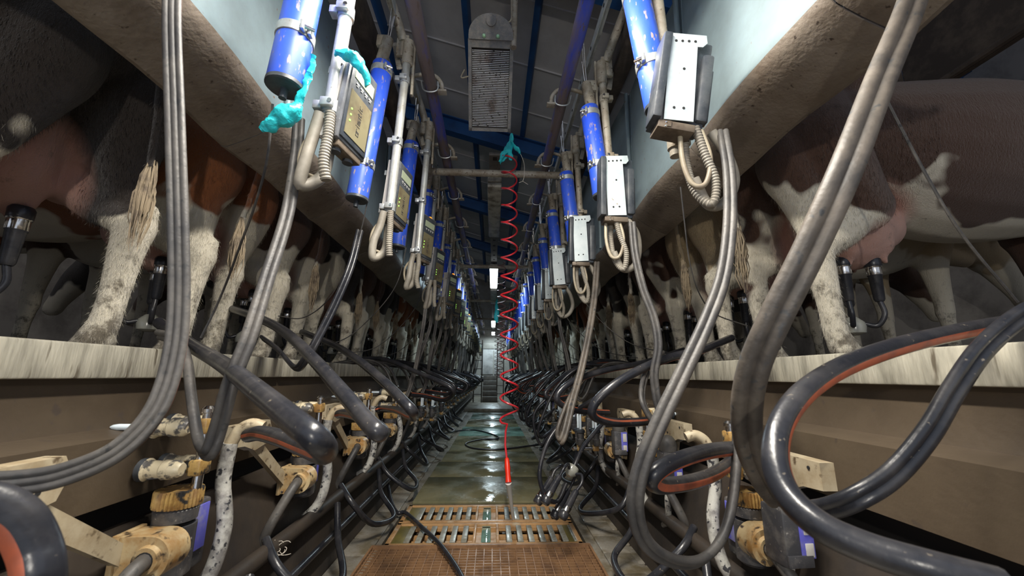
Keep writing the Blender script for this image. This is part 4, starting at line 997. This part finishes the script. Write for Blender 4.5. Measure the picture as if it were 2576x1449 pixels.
# --- the rest of each row
for sd in (-1, 1):
    for k in range(3, NST):
        y = YS[sd][k]
        if y > YEND - .8: continue
        j = lambda a: rh.uniform(-a, a)
        q = lambda x, yy, z: V(sd * x, yy, z + H)
        n_ = 12 if k < 8 else 8; sm_ = 8 if k < 8 else 5
        b = rh.uniform(.30, .46)
        mkhose('milk_hose', [q(1.55, y + .30, .06), q(1.2, y + .25 + j(.05), .13), q(.95, y + .15 + j(.06), .13), q(.68, y + j(.06), .04), q(b, y - .12 + j(.08), -.13 + j(.05)), q(b + .06, y - .02 + j(.05), -.20 + j(.02)), q(b + .25, y + .12, -.175), q(.755, y + .235, -.165)],
               .0190, 1, ['rubber', 'stripe_red'] if k < 8 else ['rubber'], 'black milk hose arching from the %s kerb, %s' % (SIDE[sd], which(k)), 'hose', 'milk hoses of the %s row' % SIDE[sd], n_, sm_, None, {4} if k < 8 else None)
        for w in range(2 if k < 12 else 1):
            yy = y + .06 + .22 * w + j(.03)
            mkhose('pulse_hose', [q(.60, yy, .74 - .1 * w), q(.62 + j(.03), yy + j(.04), .45), q(.66 + j(.04), yy + j(.06), .15), q(.72 + j(.03), yy + j(.06), -.08), q(.76, yy + .03, -.20 + j(.05)), q(.83, yy + .06, -.16), q(.95, yy + .10, .05), q(1.12, yy + .12, .12), q(1.4, yy + .1, .08)],
                   .0095, 2, ['rubber_dusty'], '%s grey hose hanging before the %s kerb, %s' % ('twin' if w == 0 else 'second twin', SIDE[sd], which(k)), 'hose', 'twin hoses of the %s row' % SIDE[sd], 10, sm_, V(sd * .3, 1, 0))
        if sd > 0 and k < 14:       # clusters of spare tubes bunched low on the right
            for w in range(2):
                mkhose('slack_hose', [q(.95, y + .1 * w, .10), q(.75, y - .05 + j(.05), .08), q(.52 + j(.05), y - .10 + j(.06), -.10), q(.36 + j(.05), y - .12 + j(.06), -.36 + j(.06)), q(.38 + j(.03), y - .05, -.50 + j(.05)), q(.50, y + .03, -.46), q(.66, y + .1, -.34)],
                       .0120, 1, ['rubber'], 'slack black hose drooping low on the right, %s' % (which(k) if w == 0 else 'second loop, ' + which(k)), 'hose', 'slack hoses low on the right', 8, sm_)
# --- cords from the cylinders to the clusters
for sd in (-1, 1):
    for k in range(0, NST):
        y = YS[sd][k]
        if y > YEND - .8 or k > 12: continue
        q = lambda x, yy, z: V(sd * x, yy, z + H)
        if sd < 0:
            if k == 0: pts = [K(686, 262, 1.10), K(672, 400, 1.14), K(640, 520, 1.22), K(605, 615, 1.32), K(570, 710, 1.45), K(540, 780, 1.5), K(505, 850, 1.5)]
            elif k == 1: pts = [K(925, 505, 1.9), K(905, 590, 1.95), K(870, 680, 2.05), K(820, 760, 2.2), K(760, 800, 2.3), K(700, 795, 2.4)]
            else: pts = [q(.615, y, .86), q(.68, y + .05, .60), q(.85, y + .1, .38), q(1.05, y + .12, .22), q(1.35, y + .1, .17)]
        else:
            if k == 0: pts = [K(2100, -30, 1.05), K(2150, 90, 1.06), K(2250, 290, 1.08), K(2330, 440, 1.10), K(2420, 590, 1.12), K(2560, 760, 1.15)]
            elif k == 1: pts = [K(1712, 470, 1.65), K(1722, 560, 1.68), K(1735, 660, 1.72), K(1760, 740, 1.8), K(1800, 790, 1.9), K(1880, 820, 2.0)]
            else: pts = [q(.585, y + .1, .72), q(.68, y + .12, .52), q(.85, y + .14, .34), q(1.05, y + .16, .22), q(1.35, y + .2, .17)]
        mkhose('pull_cord', pts, .0042 if k == 0 else .0032, 1, ['rubber_dusty'], 'thin cord running from a %s-hand cylinder towards the cows, %s' % (SIDE[sd], which(k)), 'cord', 'thin pull cords on the %s' % SIDE[sd], 6, 6)
# --- pipes along the foot of the walls
for sd in (-1, 1):
    for (x, z, r, mm, lab) in ((.845, -.66, .030, 'pit_wall_dark', 'dark main milk pipe along the lower %s wall'), (.80, -.80, .016, 'rubber', 'thin dark line along the foot of the %s wall')):
        b = MB(); b.cyl((sd * x, -.5, H + z), (sd * x, 15.5, H + z), r, 0, 16)
        o = b.build('main_pipe', [mm], None, (sd * x, -.5, H + z)); tag(o, lab % SIDE[sd], 'pipe')
    # hoses lying slack along the wall foot
    for k in range(0, 10):
        y = YS[sd][k]; j = lambda a: rh.uniform(-a, a)
        q = lambda x, yy, z: V(sd * x, yy, z + H)
        mkhose('drain_hose', [q(.86, y - .15, -.62), q(.76, y - .22, -.72 + j(.04)), q(.62 + j(.06), y - .1 + j(.08), -.84), q(.62 + j(.04), y + .12 + j(.08), -.86), q(.74, y + .3, -.78), q(.80, y + .42, -.66)], .016, 1, ['rubber'],
               'dark hose sagging under the %s meters, %s' % (SIDE[sd], which(k)), 'hose', 'sagging hoses under the %s meters' % SIDE[sd], 10, 7)

# ================================================================== MIDDLE OF THE PIT
# old lamp with a slatted grille, hung nose down
lo = empty('grille_lamp', (.0, 2.1, H + 1.92), 'large grimy lamp with slatted grille hanging over the pit', 'lamp')
A = PY(1236, 35, 2.12); B_ = PY(1232, 330, 2.56); axu = (B_ - A); Ln = axu.length; axu.normalize(); side = V(1, 0, 0); side = (side - axu * side.dot(axu)).normalized(); nrm = axu.cross(side).normalized()
if nrm.z > 0: nrm = -nrm
def LPT(u, v, w): return A + axu * v + side * u + nrm * w - Vector(lo.location)
def lbuild(mb, name, mats, par=None, **kw): return mb.build(name, mats, par or lo, (0, 0, 0), **kw)
hw0, hw1 = .145, .150
out = [(math.cos(a) * hw0, .12 - .12 * math.sin(a)) for a in [PI * i / 16 for i in range(17)]]
head = [LPT(u, v, 0) for u, v in out] + [LPT(-hw0, .145, 0), LPT(hw0, .145, 0)]
m_ = MB(); m_.extr(head, -nrm * .07, nrm * .035, 0); lbuild(m_, 'end_dome', ['lamp_case'])
m_ = MB()
Hn = Ln
for (u, v0, v1, wd) in ((-.138, .145, Hn, .022), (.138, .145, Hn, .022)): m_.extr([LPT(u - wd / 2, v0, 0), LPT(u + wd / 2, v0, 0), LPT(u + wd / 2, v1, 0), LPT(u - wd / 2, v1, 0)], -nrm * .07, nrm * .022, 0)
m_.extr([LPT(-.149, Hn - .022, 0), LPT(.149, Hn - .022, 0), LPT(.149, Hn, 0), LPT(-.149, Hn, 0)], -nrm * .07, nrm * .022, 0)
m_.extr([LPT(-.149, .14, 0), LPT(.149, .14, 0), LPT(.149, .19, 0), LPT(-.149, .19, 0)], -nrm * .07, nrm * .018, 0)
m_.extr([LPT(-.149, .14, 0), LPT(.149, .14, 0), LPT(.149, Hn, 0), LPT(-.149, Hn, 0)], -nrm * .085, -nrm * .06, 0)
lbuild(m_, 'housing', ['lamp_case'])
m_ = MB(); m_.extr([LPT(-.128, .19, 0), LPT(.128, .19, 0), LPT(.128, Hn - .02, 0), LPT(-.128, Hn - .02, 0)], -nrm * .03, -nrm * .025, 0); lbuild(m_, 'reflector', ['lamp_back'])
m_ = MB(); nb = 44
for i in range(nb):
    v = .205 + (Hn - .24) * i / (nb - 1)
    m_.cyl(LPT(-.124, v, .008), LPT(.124, v, .008), .0016, 0, 6)
lbuild(m_, 'grille', ['grille_bar'])
for u in (-.045, .045): m_ = MB(); m_.lathe(LPT(u, .125, .035), nrm, [(0, .013), (.006, .012), (.010, .006)], 0, 14); lbuild(m_, 'green_screw', ['screw_green'])
m_ = MB(); m_.lathe(LPT(0, .04, .035), nrm, [(0, .034), (.012, .032), (.014, .012)], 0, 18); lbuild(m_, 'dome_boss', ['lamp_case'])
m_ = MB(); m_.tube(crom([LPT(.10, .05, .02), LPT(.13, .02, -.02), LPT(.13, -.08, -.10), LPT(.13, -.16, -.16)], 5), .006, 0, 8); m_.tube(crom([LPT(-.15, .36, -.02), LPT(-.20, .37, -.01), LPT(-.18, .32, -.06)], 5), .005, 0, 8); lbuild(m_, 'lamp_wire', ['cable_cream'])
m_ = MB(); c0 = PY(1292, 120, 2.2); m_.cyl(c0, PY(1300, -150, 2.2), .020, 0, 12); o = m_.build('hanging_pipe', ['dusty_steel'], None, tuple(c0)); tag(o, 'pale vertical pipe rising behind the grimy lamp', 'pipe')
# cable tray and fluorescent fittings over the pit axis
m_ = MB(); m_.box((-.015, 10.15, H + 1.835), (.10, 14.2, .03), 0, bev=.004)
for i in range(60): m_.box((-.015, 3.1 + .235 * i, H + 1.818), (.035, .05, .004), 1)
o = m_.build('cable_tray', ['tray_dark', 'shadow_gap'], None, (-.015, 1.9, H + 1.82)); tag(o, 'dark perforated tray carrying the lamps along the pit', 'tray')
fits = [(.0, 1.40, 1), (3.36, 4.75, 0), (6.30, 7.75, 1), (7.95, 9.5, 0), (12.9, 14.3, 1), (16.3, 17.2, 1)]
for i, (y0, y1, lit) in enumerate(fits):
    o = empty('strip_light', (-.015, y0, H + 1.72), ('lit strip light over the photographer, before the grimy lamp', 'unlit grey strip light behind the grimy lamp', 'lit white strip light beyond the second cross pipe', 'unlit strip light following the first lit one', 'small lit strip light far down the pit', 'farthest lit strip light at the pit end')[i], 'strip light')
    b = MB(); b.box((0, (y1 - y0) / 2, .045), (.13, y1 - y0, .05), 0, bev=.01); b.build('housing', ['light_housing'], o)
    b = MB(); b.box((0, (y1 - y0) / 2, -.005), (.135, y1 - y0 - .02, .055), 0, bev=.018); b.build('diffuser', ['tube_lit' if lit else 'light_housing'], o)
    b = MB()
    for yy in (.12, (y1 - y0) - .12): b.box((0, yy, .085), (.03, .03, .03), 0, bev=.003)
    b.build('hanger', ['galv'], o)

# red coil hose with spray gun
def coil(p0, p1, turns, r, wire, mats, m=0, n=8, seg=18, ph=0):
    mb = MB(); p0 = Vector(p0); p1 = Vector(p1); N = int(turns * seg); path = []
    for i in range(N + 1):
        t = i / N; a = ph + 2 * PI * turns * t; c = p0.lerp(p1, t); rr_ = r * (1 if 0 < i < N else .4)
        path.append(c + V(math.cos(a) * rr_, math.sin(a) * rr_, 0))
    return mb, path
top = PY(1281, 392, 2.98); bot = PY(1281, 1066, 2.86)
mb, path = coil(top, bot, 14.2, .062, .006, None, ph=PI * .9)
path = [PY(1276, 372, 3.02)] + path + [PY(1272, 1085, 2.85), PY(1271, 1120, 2.83), PY(1275, 1155, 2.80)]
mb.tube(path, .0070, 0, 8)
ch = mb.build('coil_hose', ['hose_red'], None, tuple(top)); tag(ch, 'red coiled air hose hanging down the middle of the pit', 'hose')
gun = empty('wash_lance', tuple(PY(1277, 1160, 2.80)), 'red-handled grey wash lance on the end of the red coil hose', 'wash lance')
g0 = PY(1275, 1152, 2.80); g1 = PY(1279, 1214, 2.74); g2 = PZ(1291, 1306, .012)
gl = Vector(gun.location)
b = MB(); ax_ = (g1 - g0); b.lathe(g0 - gl, ax_, [(0, .010), (.01, .015), (.06, .019), (.10, .016), (ax_.length, .020)], 0, 16); b.build('handle', ['handle_red'], gun)
b = MB(); ax_ = (g2 - g1); b.lathe(g1 - gl, ax_, [(0, .020), (.05, .017), (ax_.length * .5, .013), (ax_.length, .009)], 0, 16); b.build('nozzle', ['nozzle_grey'], gun)
for i, (px, yy, py0, py1) in enumerate(((1262, 6.1, 660, 905), (1258, 9.2, 760, 955), (1249, 12.2, 800, 945))):
    a = PY(px, py0, yy); c = PY(px, py1, yy); mb, path = coil(a, c, 15, .062, .006, None, seg=12, ph=i); mb.tube(path, .007, 0, 6)
    o = mb.build('coil_hose', ['hose_dull'], None, tuple(a)); tag(o, 'dull coiled hose hanging farther down the pit, %s' % ['nearest of three', 'middle of three', 'farthest of three'][i], 'hose', 'dull coiled hoses beyond the red one')

# torn turquoise gloves used as ties
def rag(path, radii, seed, n=14, sq=.45):
    mb = MB(); pts = crom(path, 8); rd = [v.x for v in crom([(r, 0, 0) for r in radii], 8)]
    mb.sweep(pts, [(x, y * sq) for x, y in circ(n)], 0, rad=rd)
    for i, v in enumerate(mb.v):
        d_ = mnoise.noise_vector(v * 30 + V(seed, 0, 0)) * .010 + mnoise.noise_vector(v * 90 + V(0, seed, 0)) * .004; mb.v[i] = v + d_
    return mb
def K2(px, py, y, dy=0): return PY(px, py, y + dy)
g = empty('glove_tie', tuple(PY(1282, 395, 2.96)), 'torn turquoise glove knotted round the nearest cross pipe', 'glove'); gl = Vector(g.location)
pr = [([(1287, 335), (1286, 352), (1280, 372), (1268, 392), (1258, 408)], [.008, .020, .034, .030, .010], 1), ([(1284, 352), (1292, 366), (1303, 378), (1309, 386)], [.010, .020, .024, .010], 2), ([(1280, 376), (1284, 392), (1282, 404)], [.018, .020, .008], 3), ([(1275, 385), (1264, 398), (1258, 414)], [.02, .012, .004], 4)]
for i, (pp, rad_, sd_) in enumerate(pr):
    mb = rag([PY(x, y, 2.955 - .012 * i) - gl for x, y in pp], rad_, sd_); mb.build(('knot', 'finger', 'finger', 'finger')[i], ['glove_cyan'], g)
mb = MB(); mb.tube(crom([PY(1309, 386, 2.95), PY(1318, 410, 2.95), PY(1319, 440, 2.95), PY(1315, 457, 2.95)], 6), .0022, 0, 6); mb.tube([PY(1305, 460, 2.95), PY(1315, 456, 2.95), PY(1328, 464, 2.95)], .0018, 0, 6)
o = mb.build('string', ['string'], None, tuple(PY(1309, 386, 2.95))); tag(o, 'white string with a split end dangling from the turquoise glove', 'string')
g = empty('glove_tie', tuple(PY(720, 290, 1.1)), 'turquoise glove knotted under the nearest left blue cylinder', 'glove'); gl = Vector(g.location)
mb = rag([PY(x, y, 1.06) - gl for x, y in ((660, 326), (672, 320), (692, 306), (716, 292), (738, 278), (746, 262))], [.010, .020, .020, .028, .026, .010], 5, n=20, sq=.9); mb.build('knot', ['glove_cyan'], g)
mb = rag([PY(x, y, 1.09) - gl for x, y in ((742, 275), (760, 235), (775, 200), (785, 165), (790, 140))], [.010, .013, .009, .009, .006], 6); mb.build('strap', ['glove_cyan'], g)
g = empty('glove_tie', tuple(PY(890, 165, 1.25)), 'turquoise glove stretched over the top of the nearest left control box', 'glove'); gl = Vector(g.location)
mb = rag([PY(x, y, yy) - gl for x, y, yy in ((838, 132, 1.13), (862, 136, 1.13), (890, 148, 1.14), (910, 172, 1.15), (926, 212, 1.17))], [.008, .018, .024, .022, .012], 7, n=20, sq=.8); mb.build('strap', ['glove_cyan'], g)
g = rag([PY(x, y, 9.07) for x, y in ((1250, 752), (1249, 768), (1250, 785), (1248, 800), (1251, 812))], [.02, .03, .05, .05, .02], 8).build('glove_tie', ['glove_cyan'], None, tuple(PY(1246, 782, 8.9))); tag(g, 'small turquoise glove tied far down the pit', 'glove')

# ================================================================== FLOOR GRATINGS
gx0, gx1 = -.60, .54
def gframe(y0, y1, z, mb, w=.03, m=0):
    mb.box(((gx0 + gx1) / 2, y0 + w / 2, z), (gx1 - gx0, w, .035), m, bev=.004); mb.box(((gx0 + gx1) / 2, y1 - w / 2, z), (gx1 - gx0, w, .035), m, bev=.004)
    mb.box((gx0 + w / 2, (y0 + y1) / 2, z), (w, y1 - y0, .035), m, bev=.004); mb.box((gx1 - w / 2, (y0 + y1) / 2, z), (w, y1 - y0, .035), m, bev=.004)
for i, (y0, y1, lab) in enumerate(((2.90, 3.25, 'slatted rusty floor grate next to the wet plates'), (2.53, 2.88, 'slatted rusty floor grate between the other two grates'))):
    o = empty('slatted_grate', ((gx0 + gx1) / 2, y0, 0), lab, 'grate'); ol = Vector(o.location)
    b = MB(); gframe(y0, y1, -.008, b); b.box(((gx0 + gx1) / 2, y0 + .055, -.012), (gx1 - gx0 - .06, .012, .02), 0); b.box(((gx0 + gx1) / 2, y1 - .055, -.012), (gx1 - gx0 - .06, .012, .02), 0)
    for x in (-.095, .045): b.box((x, (y0 + y1) / 2, -.006), (.018, y1 - y0, .03), 0, bev=.003)
    b.box((-.025, (y0 + y1) / 2, -.03), (.13, y1 - y0 - .05, .02), 0)
    # lower lattice
    for q in range(3): b.box(((gx0 + gx1) / 2, y0 + (y1 - y0) * (q + .9) / 3.8, -.062), (gx1 - gx0, .026, .05), 0, bev=.003)
    for q in range(14): b.box((gx0 + .05 + (gx1 - gx0 - .1) * q / 13, (y0 + y1) / 2, -.085), (.022, y1 - y0, .04), 0)
    b.build('frame', ['grate_tan'], o, tuple(ol))
    xs = [gx0 + .115 + q * .0665 for q in range(16)]
    for x in xs:
        if -.10 < x < .05: continue
        s = MB(); s.box((x, (y0 + y1) / 2, .002), (.034, y1 - y0 - .10, .012), 0, bev=.003); s.build('slat', ['slat_grey'], o, tuple(ol))
    s = MB(); s.box((gx0 + .055, (y0 + y1) / 2, -.004), (.09, y1 - y0 - .07, .014), 0, bev=.003); s.build('end_plate', ['moss'], o, tuple(ol)); s = MB(); s.box((gx1 - .05, (y0 + y1) / 2, -.004), (.07, y1 - y0 - .07, .014), 0, bev=.003); s.build('end_plate', ['moss'], o, tuple(ol))
    s = MB(); s.box((-.025, (y0 + y1) / 2, -.008), (.058, y1 - y0 - .05, .012), 0, bev=.004); s.build('channel', ['wet_teal'], o, tuple(ol))
o = empty('mesh_grate', (-.03, 1.2, 0), 'rusty open mesh grate nearest the camera', 'grate'); ol = Vector(o.location)
b = MB(); y0, y1 = 1.25, 2.51
b.box((-.045, y0 + .008, -.005), (1.22, .010, .045), 0); b.box((-.045, y1 - .008, -.005), (1.22, .014, .05), 0)
for x in (-.655, .565): b.box((x, (y0 + y1) / 2, -.005), (.012, y1 - y0, .045), 0)
b.build('frame', ['grate_rust'], o, tuple(ol))
b = MB(); q = y0 + .03
while q < y1: b.box((-.045, q, -.006), (1.21, .0045, .026), 0); q += .031
b.build('cross_bars', ['grate_rust'], o, tuple(ol))
b = MB(); q = -.64
while q < .56: b.box((q, (y0 + y1) / 2, -.008), (.005, y1 - y0, .032), 0); q += .0435
b.build('bearing_bars', ['grate_rust'], o, tuple(ol))
# tan lattice under the mesh
b = MB()
for q in range(14): b.box((-.03, 1.32 + .085 * q, -.07), (1.14, .012, .06), 0)
for q in range(14): b.box((-.58 + .084 * q, 1.88, -.09), (.010, 1.24, .05), 0)
b.build('lower_lattice', ['grate_tan'], o, tuple(ol))
# black cable lying over the grates and the far coil on the plates
hose('floor_hose', [K(975, 1210, 3.5), PZ(985, 1262, .05), PZ(1000, 1290, .035), PZ(1020, 1290, .035), PZ(1060, 1325, .03), PZ(1105, 1368, .03), PZ(1150, 1430, .03), PZ(1185, 1500, .03)], .0125, 1, ['rubber'], 'black hose lying across the floor grates', n=10)
hose('floor_hose', [PZ(1040, 1122, .05), PZ(1120, 1090, .03), PZ(1190, 1082, .03), PZ(1246, 1095, .035), PZ(1250, 1104, .04), PZ(1210, 1106, .03), PZ(1172, 1116, .03), PZ(1190, 1128, .03), PZ(1250, 1131, .03), PZ(1330, 1122, .04), PZ(1420, 1110, .05)], .012, 1, ['rubber'], 'thin black hose curled on the wet plates farther in', n=8)

# black plastic hood peeping in at the top right
b = MB(); c0 = PY(1945, -10, 1.2); b.box((0, 0, 0), (.085, .10, .06), 0, rot=(0, R(-8), R(12)), bev=.012); b.box((0, 0, .05), (.05, .05, .06), 0, bev=.01)
o = b.build('plastic_hood', ['box_black'], None, (0, 0, 0)); o.location = c0; tag(o, 'black plastic hood at the top edge before the right splash panel', 'hood')

# a cluster not in use, hanging with its cups down between the slack hoses on the right
hc = dup(cl, tuple(PY(1436, 1186, 2.42)), (R(180 - 20), R(38), 0), 'spare black milking cluster hanging cups-down on the right wall', 'spare cluster')
del hc['group']; hc.scale = (.78, .78, .78)
for i, (pp, nm) in enumerate((([(1500, 1000, 2.6), (1440, 1040, 2.5), (1385, 1100, 2.42), (1358, 1180, 2.38), (1368, 1240, 2.38), (1400, 1262, 2.40), (1425, 1215, 2.42)], 'near'), ([(1520, 1060, 2.6), (1470, 1120, 2.5), (1450, 1160, 2.44), (1442, 1182, 2.42)], 'short'))):
    hose('cluster_hose', [PY(x, y, d_) for x, y, d_ in pp], .0125, 1, ['rubber'], '%s black hose feeding the spare cluster on the right' % nm, n=10)
# knotted string ends on the left hoses
for i, (px, py, yy, lab) in enumerate(((752, 1318, 1.55, 'pale string knotted round the dark pipe under the second left meter'),)):
    rs = random.Random(40 + i); mb = MB(); c0 = V(-.822, 1.76, H - .652)
    for w in range(5 if i == 0 else 1):
        ph = rs.uniform(0, 6); a_ = rs.uniform(.018, .034); e_ = rs.uniform(.3, .8)
        pts = [c0 + V(.012 * w - .02 + a_ * math.cos(ph + q), .01 * math.sin(q * 1.7), a_ * e_ * math.sin(ph + q) - .004 * q) for q in [x * .6 for x in range(9)]]
        mb.tube(crom(pts, 6), .0012, 0, 5)
    o = mb.build('string', ['string'], None, tuple(c0)); tag(o, lab, 'string')
